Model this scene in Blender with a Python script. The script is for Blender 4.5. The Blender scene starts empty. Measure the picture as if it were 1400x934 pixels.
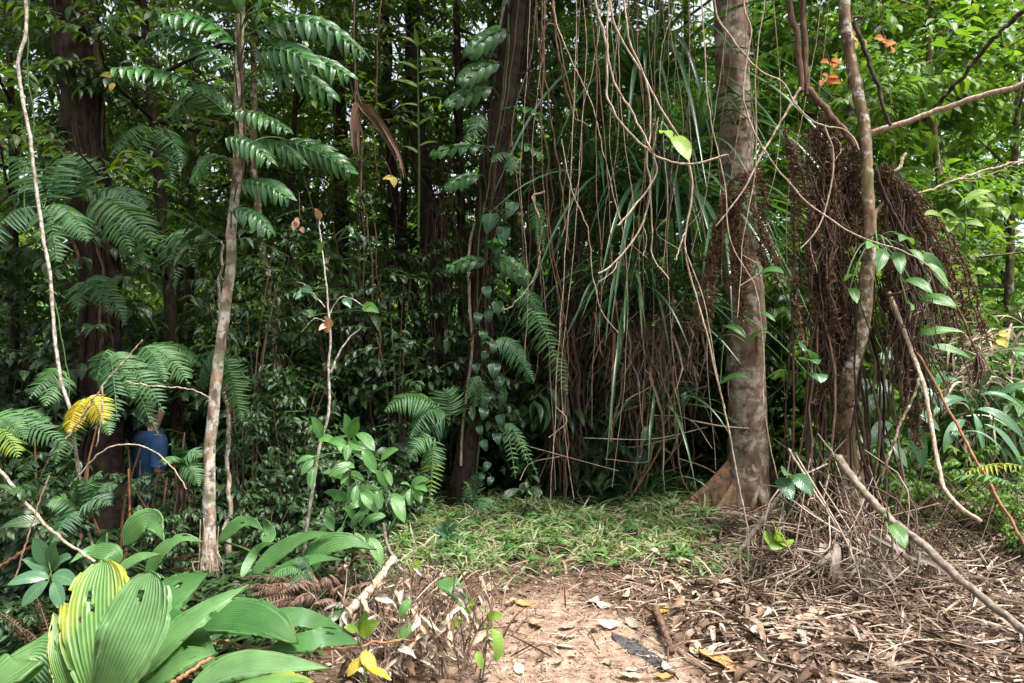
import bpy, math, random
import numpy as np

random.seed(7)
RNG = np.random.default_rng(7)
SC = bpy.context.scene
COL = SC.collection
F = 1400 * 24 / 36.0
CAMZ = 1.6

# ------------------------------------------------------------------ basics
def V(*a): return np.array(a, float)
def nrm(v):
    v = np.asarray(v, float)
    return v / np.maximum(np.linalg.norm(v, axis=-1, keepdims=True), 1e-9)
def sst(t):
    t = np.clip(t, 0, 1); return t * t * (3 - 2 * t)
def px(x, y, d):
    return V((x - 700) / F * d, d, CAMZ - (y - 467) / F * d)
def gz(x, y):
    x = np.asarray(x, float); y = np.asarray(y, float)
    z = 0.03 * np.sin(1.7 * x + 0.6) * np.cos(1.3 * y) + 0.018 * np.sin(4.1 * x + 2.2 * y) + 0.010 * np.sin(9.3 * y - 5 * x)
    z = z - 0.85 * sst((-x - 1.5) / 1.3) * sst((y - 5.2) / 1.9) * (1 - 0.5 * sst((y - 9) / 4))
    z = z + 0.22 * sst((x - 2.0) / 1.8) * sst((y - 4.2) / 2.5)
    z = z + 0.10 * sst((-x - 0.3) / 0.9) * sst((4.6 - y) / 1.2)
    z = z + 0.16 * np.maximum(0, y - 17)
    return z
def gp(x, y):
    d = 1.5
    while d < 20:
        p = px(x, y, d)
        if p[2] <= gz(p[0], p[1]): return p
        d += 0.01
    return px(x, y, 12)
def on(x, y, dz=0.0): return V(x, y, float(gz(x, y)) + dz)

# ------------------------------------------------------------------ mesh collector (quads only)
class Geo:
    def __init__(s): s.v = []; s.q = []; s.uv = []; s.r = []; s.m = []; s.n = 0
    def add(s, v, q, uv, rnd=0.5, mat=0):
        v = np.asarray(v, float).reshape(-1, 3); q = np.asarray(q, int).reshape(-1, 4)
        s.v.append(v); s.q.append(q + s.n); s.uv.append(np.asarray(uv, float).reshape(-1, 2))
        s.r.append(np.broadcast_to(np.asarray(rnd, float), (len(v),)).copy())
        s.m.append(np.full(len(q), mat, int)); s.n += len(v)
    def build(s, name, mats, parent=None, origin=(0, 0, 0), smooth=True):
        v = np.concatenate(s.v) - np.asarray(origin, float); q = np.concatenate(s.q); uv = np.concatenate(s.uv)
        r = np.concatenate(s.r); m = np.concatenate(s.m)
        me = bpy.data.meshes.new(name)
        me.vertices.add(len(v)); me.vertices.foreach_set('co', v.astype(np.float32).ravel())
        me.loops.add(q.size); me.loops.foreach_set('vertex_index', q.astype(np.int32).ravel())
        me.polygons.add(len(q)); me.polygons.foreach_set('loop_start', np.arange(0, q.size, 4, dtype=np.int32))
        me.polygons.foreach_set('material_index', m.astype(np.int32))
        me.polygons.foreach_set('use_smooth', np.full(len(q), smooth))
        u = me.uv_layers.new(name='UVMap'); u.data.foreach_set('uv', uv[q.ravel()].astype(np.float32).ravel())
        a = me.attributes.new('rnd', 'FLOAT', 'POINT'); a.data.foreach_set('value', r.astype(np.float32))
        if not isinstance(mats, (list, tuple)): mats = [mats]
        for mt in mats: me.materials.append(mt)
        me.update(calc_edges=True)
        o = bpy.data.objects.new(name, me); COL.objects.link(o)
        if parent is not None: o.parent = parent
        else: o.location = [float(c) for c in origin]
        return o

def tag(o, label, cat, group=None, kind=None):
    o['label'] = label; o['category'] = cat
    if group: o['group'] = group
    if kind: o['kind'] = kind
    return o
def thing(name, label, cat, base, group=None):
    o = bpy.data.objects.new(name, None); COL.objects.link(o)
    o.empty_display_size = 0.1
    o.location = [float(c) for c in base]
    return tag(o, label, cat, group)
def dup(o, loc, rz=0.0, sc=1.0, label=None, group=None):
    c = o.copy(); COL.objects.link(c)
    c.location = [float(k) for k in loc]; c.rotation_euler = (0, 0, rz); c.scale = (sc, sc, sc) if np.isscalar(sc) else sc
    if label: c['label'] = label
    if group: c['group'] = group
    for ch in list(o.children):
        k = ch.copy(); COL.objects.link(k); k.parent = c
    return c

# ------------------------------------------------------------------ curves, tubes, blades
def cat(P, n):
    P = np.asarray(P, float); k = len(P)
    if k == 2:
        t = np.linspace(0, 1, n)[:, None]; return P[0] * (1 - t) + P[1] * t
    Q = np.vstack([2 * P[0] - P[1], P, 2 * P[-1] - P[-2]])
    seg = np.linalg.norm(np.diff(P[:, :3], axis=0), axis=1); cum = np.concatenate([[0], np.cumsum(seg)])
    out = []
    for s in np.linspace(0, cum[-1], n):
        i = min(int(np.searchsorted(cum, s, 'right')) - 1, k - 2); t = (s - cum[i]) / max(seg[i], 1e-9)
        a, b, c, d = Q[i], Q[i + 1], Q[i + 2], Q[i + 3]
        out.append(0.5 * (2 * b + (c - a) * t + (2 * a - 5 * b + 4 * c - d) * t * t + (3 * b - a - 3 * c + d) * t ** 3))
    return np.array(out)
def frames(P, up=None):
    T = nrm(np.gradient(P, axis=0)); N = np.zeros_like(P)
    if up is not None:
        up = np.asarray(up, float)
        S = nrm(np.cross(T, np.broadcast_to(up, T.shape))); return T, S, np.cross(S, T)
    n = np.cross(T[0], V(0.31, 0.2, 0.93)) if abs(T[0][2]) < 0.9 else np.cross(T[0], V(1, 0, 0)); n = nrm(n)
    for i in range(len(P)):
        n = n - T[i] * np.dot(n, T[i]); n = nrm(n); N[i] = n
    return T, N, np.cross(T, N)
def tube(g, P, R, seg=7, mat=0, rnd=0.5, rough=0.0, flute=0.0, nf=5):
    P = np.asarray(P, float); k = len(P); R = np.broadcast_to(np.asarray(R, float), (k,))
    T, A, B = frames(P); th = np.linspace(0, 2 * np.pi, seg + 1)[:-1]
    mod = np.ones((k, seg))
    if rough:
        mod = mod + rough * RNG.normal(size=(k, seg))
    if flute:
        ph = np.linspace(0, 3, k)[:, None]; mod = mod + flute * np.sin(nf * th[None, :] + ph)
    rr = (R[:, None] * mod)[:, :, None]
    v = P[:, None, :] + rr * (np.cos(th)[None, :, None] * A[:, None, :] + np.sin(th)[None, :, None] * B[:, None, :])
    i = np.arange(k - 1)[:, None]; j = np.arange(seg)[None, :]; j2 = (j + 1) % seg
    q = np.stack(np.broadcast_arrays(i * seg + j, i * seg + j2, (i + 1) * seg + j2, (i + 1) * seg + j), -1)
    L = np.concatenate([[0], np.cumsum(np.linalg.norm(np.diff(P, axis=0), axis=1))])
    uv = np.stack(np.broadcast_arrays(th[None, :] / 6.283, L[:, None]), -1)
    g.add(v, q, uv, rnd, mat)
    # end caps as quad fans
    if seg % 2 == 0:
        for base in (0, (k - 1) * seg):
            vv = v.reshape(-1, 3)[base:base + seg]
            qs = [[0, a, a + 1, a + 2] for a in range(1, seg - 2, 2)]
            if qs: g.add(vv, qs, np.zeros((seg, 2)) + 0.5, rnd, mat)
def prof(kind, t):
    t = np.clip(t, 0, 1)
    if kind == 'ovate': return np.maximum(0.02, np.sin(np.pi * t ** 0.72) ** 0.9 * (1 - 0.25 * t))
    if kind == 'lance': return np.maximum(0.02, np.sin(np.pi * t ** 0.62) ** 1.0)
    if kind == 'ellip': return np.maximum(0.02, np.sin(np.pi * np.clip(t, 0, 1) ** 0.9) ** 0.75)
    if kind == 'strap': return np.maximum(0.03, np.minimum(1, (t * 7 + .45)) * (1 - t ** 2.4))
    if kind == 'lobe': return np.maximum(0.03, (1.0 - 0.15 * t) * (1 - t ** 4))
    if kind == 'heart': return np.where(t < 0.12, 0.55 + t * 3.2, np.maximum(0.02, 0.98 * np.cos((t - 0.12) / 0.88 * np.pi / 2) ** 0.75))
    if kind == 'round': return np.where(t < .64, .20 + .80 * np.sin(np.pi / 2 * np.clip(t / .64, 0, 1)) ** 1.25, np.sqrt(np.maximum(0.0004, 1 - ((t - .64) / .36) ** 2)))
    if kind == 'obov': return np.maximum(0.02, np.sin(np.pi * t ** 1.35) ** 0.8)
    return np.sin(np.pi * t)
def blade(g, P, W, kind='ovate', up=(0, 0, 1), nv=14, nu=2, fold=0.2, pleat=0.0, npl=14, wave=0.0, mat=0, rnd=0.5, twist=0.0, t0=0.0, notch=0.0, holes=0):
    """one leaf whose midrib runs along P, made with real curvature, a folded or pleated section and a wavy margin"""
    P = cat(P, nv + 1); T, S, N = frames(P, up)
    t = np.linspace(0, 1, nv + 1); w = W * prof(kind, t0 + (1 - t0) * t)
    if twist:
        a = (twist * t)[:, None]; S, N = S * np.cos(a) + N * np.sin(a), N * np.cos(a) - S * np.sin(a)
    u = np.linspace(-1, 1, nu + 1)
    ph = RNG.random() * 6
    z = fold * np.abs(u)[None, :] * w[:, None]
    if pleat: z = z + pleat * (np.arange(nu + 1) % 2 - 0.5)[None, :] * (0.25 + 0.75 * (w / max(W, 1e-6)))[:, None]
    if wave: z = z + wave * W * np.abs(u)[None, :] ** 2 * np.sin(t * 17 + ph + 1.3 * np.sign(u)[None, :].T * 1.0).T.reshape(nu + 1, nv + 1).T
    ww = np.broadcast_to(w[:, None], (nv + 1, nu + 1)).copy()
    if notch:
        ww = ww * (1 - notch * (RNG.random((nv + 1, nu + 1)) ** 4) * (np.abs(u)[None, :] > 0.98))
    v = P[:, None, :] + S[:, None, :] * (u[None, :] * ww)[:, :, None] + N[:, None, :] * z[:, :, None]
    i = np.arange(nv)[:, None]; j = np.arange(nu)[None, :]; k = nu + 1
    q = np.stack(np.broadcast_arrays(i * k + j, i * k + j + 1, (i + 1) * k + j + 1, (i + 1) * k + j), -1)
    uv = np.stack(np.broadcast_arrays((u[None, :] + 1) / 2, t[:, None]), -1)
    if holes:
        qt = np.broadcast_to((i + .5) / nv, q.shape[:2]); qu = np.broadcast_to(-1 + 2 * (j + .5) / nu, q.shape[:2]); kp = np.ones(q.shape[:2], bool)
        for _ in range(holes):
            hu, ht = RNG.uniform(-.9, .9), RNG.uniform(.35, .93); kp &= ((qu - hu) / RNG.uniform(.04, .11)) ** 2 + ((qt - ht) / RNG.uniform(.022, .04)) ** 2 > 1
        for _ in range(holes + 1):
            sg = RNG.choice([-1, 1]); ht = RNG.uniform(.4, .97); dp = RNG.uniform(.08, .30); kp &= ((1 - sg * qu) / dp) ** 2 + ((qt - ht) / RNG.uniform(.02, .05)) ** 2 > 1
        q = q[kp]
    g.add(v, q, uv, rnd, mat)
def tpl(kind='ovate', W=0.3, nv=4, nu=2, droop=0.7, fold=0.25):
    """unit leaf along +Y (length 1), normal +Z"""
    t = np.linspace(0, 1, nv + 1); a = -droop * t
    y = np.concatenate([[0], np.cumsum(np.cos(a[1:]) / nv)]); z = np.concatenate([[0], np.cumsum(np.sin(a[1:]) / nv)])
    u = np.linspace(-1, 1, nu + 1); w = W * prof(kind, np.clip(t, 0.02, 0.985))
    v = np.zeros((nv + 1, nu + 1, 3)); v[..., 0] = u[None] * w[:, None]; v[..., 1] = y[:, None]
    v[..., 2] = z[:, None] + fold * np.abs(u)[None] * w[:, None]
    i = np.arange(nv)[:, None]; j = np.arange(nu)[None, :]; k = nu + 1
    q = np.stack(np.broadcast_arrays(i * k + j, i * k + j + 1, (i + 1) * k + j + 1, (i + 1) * k + j), -1).reshape(-1, 4)
    uv = np.stack(np.broadcast_arrays((u[None] + 1) / 2, t[:, None]), -1).reshape(-1, 2)
    return v.reshape(-1, 3), q, uv
def batch(g, tp, O, D, N, sy, sx=None, rnd=None, mat=0):
    v, q, uv = tp; O = np.asarray(O, float); n = len(O)
    if n == 0: return
    D = nrm(np.broadcast_to(D, (n, 3))); N = np.broadcast_to(N, (n, 3)); X = nrm(np.cross(D, N)); Z = np.cross(X, D)
    sy = np.broadcast_to(np.asarray(sy, float), (n,)); sx = sy if sx is None else np.broadcast_to(np.asarray(sx, float), (n,))
    if rnd is None: rnd = RNG.random(n)
    rnd = np.broadcast_to(rnd, (n,))
    w = O[:, None] + v[None, :, 0, None] * X[:, None] * sx[:, None, None] + v[None, :, 1, None] * D[:, None] * sy[:, None, None] + v[None, :, 2, None] * Z[:, None] * sy[:, None, None]
    m = len(v); qq = (q[None] + (np.arange(n) * m)[:, None, None]).reshape(-1, 4)
    g.add(w.reshape(-1, 3), qq, np.tile(uv, (n, 1)), np.repeat(rnd, m), mat)
def bez(a, b, arch, n=20, side=None):
    c = (np.asarray(a) + np.asarray(b)) / 2 + (np.asarray(arch) if np.ndim(arch) else V(0, 0, arch))
    t = np.linspace(0, 1, n)[:, None]; c = c + (c - (np.asarray(a) + np.asarray(b)) / 2)
    return (1 - t) ** 2 * a + 2 * t * (1 - t) * c + t * t * b
TP_PIN = tpl('strap', 0.5, 5, 2, 0.5, 0.18)
TP_LOBE = tpl('lobe', 0.5, 6, 2, 0.8, 0.15)
TP_LEAF = tpl('ovate', 0.27, 4, 2, 0.8, 0.25)
TP_LANCE = tpl('lance', 0.16, 4, 2, 0.9, 0.3)
TP_ELL = tpl('ellip', 0.22, 4, 2, 0.6, 0.2)
TP_SMALL = tpl('ovate', 0.3, 3, 2, 0.6, 0.25)
TP_GRASS = tpl('lance', 0.055, 5, 2, 1.6, 0.3)
TP_CURL = tpl('lance', 0.15, 5, 2, 2.7, 0.7)
TP_WITHER = tpl('lance', 0.13, 4, 2, 2.0, 0.5)
TP_STRAW = tpl('strap', 0.03, 3, 2, 0.35, 0.2)
def frond(g, P, pl, pw, n=24, up=(0, -0.6, 0.8), ang=0.25, t0=0.12, shape='fern', rr=0.005, tp=None, mats=(0, 1), droop=0.12, rndc=None, wk=0.52):
    P = cat(P, 48); T, S, N = frames(P, up)
    t = t0 + (1 - t0) * (np.arange(n) + 0.5) / n; idx = t * (len(P) - 1)
    def at(A): return np.stack([np.interp(idx, np.arange(len(A)), A[:, c]) for c in range(3)], 1)
    p, tt, ss, nn = at(P), nrm(at(T)), nrm(at(S)), nrm(at(N))
    s = (t - t0) / (1 - t0)
    if shape == 'fern': prf = np.minimum(1, 0.72 + s * 1.4) * (1 - s ** 2.6) + 0.06
    else: prf = np.sin(np.pi * (0.2 + 0.74 * s)) ** 0.7
    for sg in (-1, 1):
        a = ang + 0.35 * s + RNG.normal(0, 0.05, n)
        if shape == 'fern': prf = prf * np.where(RNG.random(n) < .11, RNG.uniform(.2, .6, n), 1)
        D = sg * ss * np.cos(a)[:, None] + tt * np.sin(a)[:, None] - nn * (droop + RNG.normal(0, 0.08, n))[:, None]
        L = pl * prf * RNG.uniform(0.9, 1.08, n)
        W = pw * wk * (0.55 + 0.45 * prf)
        rc = RNG.random(n) if rndc is None else np.clip(rndc + RNG.normal(0, 0.12, n), 0, 1)
        batch(g, tp if tp else TP_PIN, p, D, nn + 0.15 * RNG.normal(size=(n, 3)), L, W, rc, mats[0])
    tube(g, P, np.linspace(rr, rr * 0.3, len(P)), 5, mats[1])

# ------------------------------------------------------------------ materials
def mat_new(name):
    m = bpy.data.materials.new(name); m.use_nodes = True
    nt = m.node_tree; nt.nodes.clear(); return m, nt
def nd(nt, typ, ins=None, **kw):
    n = nt.nodes.new(typ)
    for k, v in kw.items(): setattr(n, k, v)
    for k, v in (ins or {}).items():
        if hasattr(v, 'is_linked') or isinstance(v, bpy.types.NodeSocket): nt.links.new(v, n.inputs[k])
        else: n.inputs[k].default_value = v
    return n
def ramp(nt, fac, stops, interp='LINEAR'):
    r = nt.nodes.new('ShaderNodeValToRGB'); r.color_ramp.interpolation = interp
    e = r.color_ramp.elements
    while len(e) < len(stops): e.new(0.5)
    for k, (p, c) in zip(e, stops):
        k.position = p; k.color = (*c, 1) if len(c) == 3 else c
    nt.links.new(fac, r.inputs['Fac']); return r.outputs['Color']
def mathn(nt, op, a, b=None, c=None):
    n = nt.nodes.new('ShaderNodeMath'); n.operation = op
    for i, v in enumerate((a, b, c)):
        if v is None: continue
        if isinstance(v, bpy.types.NodeSocket): nt.links.new(v, n.inputs[i])
        else: n.inputs[i].default_value = v
    return n.outputs[0]
def mixc(nt, f, a, b, mode='MIX'):
    n = nt.nodes.new('ShaderNodeMix'); n.data_type = 'RGBA'; n.blend_type = mode
    for k, v in ((0, f), (6, a), (7, b)):
        if isinstance(v, bpy.types.NodeSocket): nt.links.new(v, n.inputs[k])
        elif k == 0: n.inputs[0].default_value = v
        else: n.inputs[k].default_value = (*v, 1)
    return n.outputs[2]
def noise(nt, scale, detail=4, vec=None, dist=0.0, rgh=0.5):
    n = nd(nt, 'ShaderNodeTexNoise', {'Scale': scale, 'Detail': detail, 'Distortion': dist, 'Roughness': rgh})
    if vec is not None: nt.links.new(vec, n.inputs['Vector'])
    return n.outputs['Fac']
def objco(nt, scale=(1, 1, 1)):
    tc = nt.nodes.new('ShaderNodeTexCoord'); mp = nd(nt, 'ShaderNodeMapping', {'Vector': tc.outputs['Object'], 'Scale': scale})
    return mp.outputs['Vector']
def leaf_mat(name, cols, trans=0.3, rough=0.38, vein=0.25, spec=0.5, tcol=(1.5, 1.6, 0.5), nerve=22.0, blot=None, stripes=0, edge=None, spots=0.0):
    m, nt = mat_new(name)
    at = nd(nt, 'ShaderNodeAttribute', attribute_name='rnd'); oi = nt.nodes.new('ShaderNodeObjectInfo')
    f = mathn(nt, 'FRACT', mathn(nt, 'ADD', at.outputs['Fac'], mathn(nt, 'MULTIPLY', oi.outputs['Random'], 0.12)))
    f = at.outputs['Fac']
    k = len(cols)
    c = ramp(nt, f, [(i / max(1, k - 1), cc) for i, cc in enumerate(cols)])
    co = objco(nt)
    n1 = noise(nt, 9.0, 5, co)
    c = mixc(nt, 1.0, c, ramp(nt, n1, [(0.3, (0.72, 0.74, 0.70)), (0.7, (1.22, 1.18, 1.15))]), 'MULTIPLY')
    uvn = nt.nodes.new('ShaderNodeUVMap'); sep = nd(nt, 'ShaderNodeSeparateXYZ', {'Vector': uvn.outputs['UV']})
    u = mathn(nt, 'ABSOLUTE', mathn(nt, 'SUBTRACT', sep.outputs['X'], 0.5))
    bumph = None
    if vein:
        mid = mathn(nt, 'LESS_THAN', u, 0.035)
        side = mathn(nt, 'SINE', mathn(nt, 'MULTIPLY', mathn(nt, 'SUBTRACT', sep.outputs['Y'], mathn(nt, 'MULTIPLY', u, 0.55)), nerve * 3.0))
        bumph = mathn(nt, 'MULTIPLY', side, 0.5)
        vm = mathn(nt, 'MAXIMUM', mid, mathn(nt, 'MULTIPLY', mathn(nt, 'GREATER_THAN', side, 0.93), 0.5))
        c = mixc(nt, mathn(nt, 'MULTIPLY', vm, vein), c, (0.30, 0.38, 0.14))
    if stripes:
        st = mathn(nt, 'SINE', mathn(nt, 'MULTIPLY', sep.outputs['X'], 6.2832 * stripes))
        c = mixc(nt, mathn(nt, 'MULTIPLY', mathn(nt, 'GREATER_THAN', st, 0.55), 0.32), c, (0.32, 0.42, 0.16))
        c = mixc(nt, mathn(nt, 'MULTIPLY', mathn(nt, 'LESS_THAN', st, -0.7), 0.35), c, (0.025, 0.09, 0.02))
        bumph = st
    if edge:
        n2 = noise(nt, 5.0, 4, co)
        ed = mathn(nt, 'ADD', mathn(nt, 'MULTIPLY', u, 1.3), mathn(nt, 'MULTIPLY', sep.outputs['Y'], 0.55))
        e2 = ramp(nt, mathn(nt, 'ADD', mathn(nt, 'MULTIPLY', mathn(nt, 'ADD', ed, mathn(nt, 'MULTIPLY', n2, 1.1)), 0.5), 0.0), [(edge[0], (0, 0, 0)), (edge[0] + 0.28, (1, 1, 1))])
        c = mixc(nt, mathn(nt, 'MULTIPLY', e2, 0.85), c, edge[1])
    if blot:
        n3 = noise(nt, blot[0], 5, co)
        c = mixc(nt, ramp(nt, n3, [(blot[1], (0, 0, 0)), (blot[1] + 0.08, (1, 1, 1))]), c, blot[2])
    if spots:
        vo = nd(nt, 'ShaderNodeTexVoronoi', {'Scale': 7.0, 'Vector': co})
        sp = ramp(nt, vo.outputs['Distance'], [(spots, (1, 1, 1)), (spots + 0.02, (0.25, 0.25, 0.25)), (spots + 0.06, (0, 0, 0))])
        c = mixc(nt, sp, c, (0.10, 0.045, 0.015))
    p = nd(nt, 'ShaderNodeBsdfPrincipled', {'Base Color': c, 'Roughness': rough, 'Specular IOR Level': spec})
    if bumph is not None:
        b = nd(nt, 'ShaderNodeBump', {'Height': bumph, 'Strength': 0.25, 'Distance': 0.01}); nt.links.new(b.outputs['Normal'], p.inputs['Normal'])
    out = nt.nodes.new('ShaderNodeOutputMaterial')
    if trans:
        tc = mixc(nt, 1.0, c, tcol, 'MULTIPLY')
        tr = nd(nt, 'ShaderNodeBsdfTranslucent', {'Color': tc}); mx = nd(nt, 'ShaderNodeMixShader', {'Fac': trans})
        nt.links.new(p.outputs[0], mx.inputs[1]); nt.links.new(tr.outputs[0], mx.inputs[2]); nt.links.new(mx.outputs[0], out.inputs[0])
    else: nt.links.new(p.outputs[0], out.inputs[0])
    return m
def bark_mat(name, base, dark, pale=None, pale_at=0.55, moss=None, scale=6.0, stretch=0.35, rough=0.85, bump=0.6, rings=0.0):
    m, nt = mat_new(name); co = objco(nt, (1, 1, stretch)); co2 = objco(nt)
    n1 = noise(nt, scale * 2.2, 8, co, 0.4); c = ramp(nt, n1, [(0.32, dark), (0.62, base)])
    if pale is not None:
        n2 = noise(nt, scale * 1.2, 12, co2, 0.15, 0.68); n5 = noise(nt, scale * 7, 6, co2, 0.0, 0.7); c = mixc(nt, ramp(nt, n2, [(pale_at - .03, (0, 0, 0)), (pale_at + 0.05, (.95, .95, .95))]), c, mixc(nt, ramp(nt, n5, [(.4, (0, 0, 0)), (.6, (1, 1, 1))]), tuple(v * .72 for v in pale), pale))
        n4 = noise(nt, scale * 1.7, 12, objco(nt, (1, 1, 0.7)), 0.2, 0.7); c = mixc(nt, ramp(nt, n4, [(0.56, (0, 0, 0)), (0.62, (0.85, 0.85, 0.85))]), c, dark)
    if moss is not None:
        n3 = noise(nt, scale * 0.7, 5, co2, 0.3); c = mixc(nt, ramp(nt, n3, [(0.54, (0, 0, 0)), (0.66, (0.8, 0.8, 0.8))]), c, moss)
    h = n1
    if rings:
        tc = nt.nodes.new('ShaderNodeUVMap'); sp = nd(nt, 'ShaderNodeSeparateXYZ', {'Vector': tc.outputs['UV']})
        rg = mathn(nt, 'SINE', mathn(nt, 'MULTIPLY', mathn(nt, 'ADD', sp.outputs['Y'], mathn(nt, 'MULTIPLY', noise(nt, 3.0, 3, co2), 0.25)), rings))
        c = mixc(nt, ramp(nt, rg, [(0.80, (0, 0, 0)), (0.99, (0.35, 0.35, 0.35))]), c, dark)
    b = nd(nt, 'ShaderNodeBump', {'Height': h, 'Strength': bump, 'Distance': 0.02})
    p = nd(nt, 'ShaderNodeBsdfPrincipled', {'Base Color': c, 'Roughness': rough, 'Normal': b.outputs['Normal'], 'Specular IOR Level': 0.25})
    o = nd(nt, 'ShaderNodeOutputMaterial', {'Surface': p.outputs[0]}); return m
def plain_mat(name, cols, rough=0.8, sc=12.0, spec=0.3):
    m, nt = mat_new(name); at = nd(nt, 'ShaderNodeAttribute', attribute_name='rnd')
    k = len(cols); c = ramp(nt, at.outputs['Fac'], [(i / max(1, k - 1), cc) for i, cc in enumerate(cols)])
    n1 = noise(nt, sc, 6, objco(nt)); c = mixc(nt, 1.0, c, ramp(nt, n1, [(0.3, (0.6, 0.6, 0.6)), (0.7, (1.25, 1.25, 1.25))]), 'MULTIPLY')
    b = nd(nt, 'ShaderNodeBump', {'Height': n1, 'Strength': 0.4, 'Distance': 0.01})
    p = nd(nt, 'ShaderNodeBsdfPrincipled', {'Base Color': c, 'Roughness': rough, 'Normal': b.outputs['Normal'], 'Specular IOR Level': spec})
    nd(nt, 'ShaderNodeOutputMaterial', {'Surface': p.outputs[0]}); return m

M = {}
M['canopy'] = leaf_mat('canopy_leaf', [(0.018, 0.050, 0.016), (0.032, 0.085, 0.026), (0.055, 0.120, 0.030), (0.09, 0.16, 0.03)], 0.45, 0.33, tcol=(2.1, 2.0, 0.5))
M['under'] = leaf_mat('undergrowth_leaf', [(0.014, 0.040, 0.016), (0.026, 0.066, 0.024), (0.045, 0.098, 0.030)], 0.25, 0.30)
M['bright'] = leaf_mat('sunlit_tone_leaf', [(0.060, 0.150, 0.030), (0.095, 0.200, 0.035), (0.170, 0.260, 0.040)], 0.42, 0.40)  # sunlight put into the colour: lighter yellow green for foliage standing lit
M['fresh'] = leaf_mat('fresh_leaf', [(0.055, 0.160, 0.045), (0.085, 0.215, 0.060), (0.120, 0.270, 0.070)], 0.35, 0.33)
M['lime'] = leaf_mat('lime_leaf', [(0.190, 0.330, 0.060), (0.260, 0.400, 0.080)], 0.40, 0.35)
M['aroid'] = leaf_mat('climber_leaf', [(0.030, 0.105, 0.035), (0.048, 0.150, 0.042), (0.072, 0.195, 0.050)], 0.30, 0.25, vein=0.15)
M['heart'] = leaf_mat('heart_leaf', [(0.040, 0.110, 0.060), (0.060, 0.150, 0.075)], 0.22, 0.24)
M['fern'] = leaf_mat('fern_leaf', [(0.026, 0.085, 0.036), (0.048, 0.140, 0.050), (0.085, 0.195, 0.060)], 0.30, 0.40, vein=0.12)
M['fern_yellow'] = leaf_mat('yellowing_fern_leaf', [(0.10, 0.22, 0.04), (0.30, 0.34, 0.04), (0.50, 0.36, 0.02)], 0.32, 0.45, vein=0.1)
M['strap'] = leaf_mat('strap_leaf', [(0.028, 0.085, 0.040), (0.050, 0.130, 0.060), (0.10, 0.20, 0.09)], 0.26, 0.24, vein=0.3, nerve=0.0)
M['pleat'] = leaf_mat('pleated_leaf', [(0.055, 0.180, 0.045), (0.095, 0.245, 0.075), (0.17, 0.33, 0.13)], 0.30, 0.42, vein=0.0, stripes=17, edge=(0.84, (0.30, 0.28, 0.06)), spots=0.03, blot=(6.0, .66, (0.13, 0.16, 0.05)))
M['pleat_yellow'] = leaf_mat('yellowing_pleated_leaf', [(0.12, 0.28, 0.06), (0.17, 0.34, 0.09)], 0.32, 0.42, vein=0.0, stripes=17, edge=(0.60, (0.46, 0.42, 0.04)), spots=0.085)
M['ginger'] = leaf_mat('ginger_leaf', [(0.060, 0.150, 0.080), (0.085, 0.200, 0.100)], 0.22, 0.26, nerve=30)
M['grass'] = leaf_mat('grass_blade', [(0.09, 0.17, 0.06), (0.16, 0.25, 0.10), (0.26, 0.33, 0.16), (0.44, 0.41, 0.26)], 0.30, 0.42, vein=0.0)
M['yellow'] = leaf_mat('yellow_leaf', [(0.45, 0.38, 0.05), (0.55, 0.42, 0.06)], 0.35, 0.5)
M['orange'] = leaf_mat('orange_leaf', [(0.48, 0.14, 0.006), (0.55, 0.20, 0.008)], 0.30, 0.55, vein=.05, tcol=(1.2, 1.1, .3))
M['pink'] = leaf_mat('pink_dry_leaf', [(0.42, 0.22, 0.17), (0.50, 0.30, 0.25)], 0.25, 0.6)
M['dead_orange'] = leaf_mat('dead_orange_leaf', [(0.42, 0.20, 0.07), (0.50, 0.26, 0.10)], 0.10, 0.55)
M['dead_tan'] = leaf_mat('dead_tan_leaf', [(0.30, 0.20, 0.13), (0.44, 0.34, 0.25), (0.58, 0.52, 0.43)], 0.10, 0.6)
M['dead_grey'] = leaf_mat('dead_grey_leaf', [(0.16, 0.125, 0.11), (0.26, 0.21, 0.18), (0.40, 0.36, 0.33)], 0.06, 0.55, blot=(6.0, 0.6, (0.09, 0.06, 0.05)))
M['dead_brown'] = leaf_mat('dead_brown_leaf', [(0.050, 0.026, 0.018), (0.095, 0.050, 0.034), (0.170, 0.095, 0.062)], 0.08, 0.7, vein=0.1)
M['dead_rust'] = leaf_mat('dead_rust_leaf', [(0.065, 0.034, 0.022), (0.12, 0.064, 0.042), (0.21, 0.125, 0.085)], 0.10, 0.7, vein=0.0)
M['dead_fibre'] = plain_mat('dead_fibre', [(0.028, 0.016, 0.012), (0.070, 0.039, 0.027), (0.19, 0.125, 0.09)], 0.85)
M['litter'] = plain_mat('litter', [(0.08, 0.045, 0.028), (0.20, 0.125, 0.080), (0.33, 0.23, 0.16), (0.46, 0.37, 0.29)], 0.75, 20)
M['straw'] = plain_mat('dry_straw', [(0.055, 0.032, 0.021), (0.135, 0.086, 0.058), (0.245, 0.172, 0.122), (0.46, 0.385, 0.31)], 0.7, 20)
M['debris'] = plain_mat('debris_stem', [(0.05, 0.03, 0.022), (0.13, 0.085, 0.06), (0.26, 0.185, 0.135), (0.42, 0.34, 0.27)], 0.8, 20)
M['bark_dark'] = bark_mat('dark_bark', (0.045, 0.026, 0.020), (0.011, 0.007, 0.006), None, moss=(0.04, 0.05, 0.02), scale=9, stretch=.7)
M['bark_red'] = bark_mat('reddish_bark', (0.048, 0.026, 0.019), (0.012, 0.008, 0.007), None, scale=9, stretch=0.7, moss=(0.035, 0.045, 0.02))
M['bark_white'] = bark_mat('mottled_white_bark', (0.34, 0.235, 0.165), (0.055, 0.045, 0.035), (0.55, 0.50, 0.44), 0.50, (0.10, 0.12, 0.05), 9)
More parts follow.
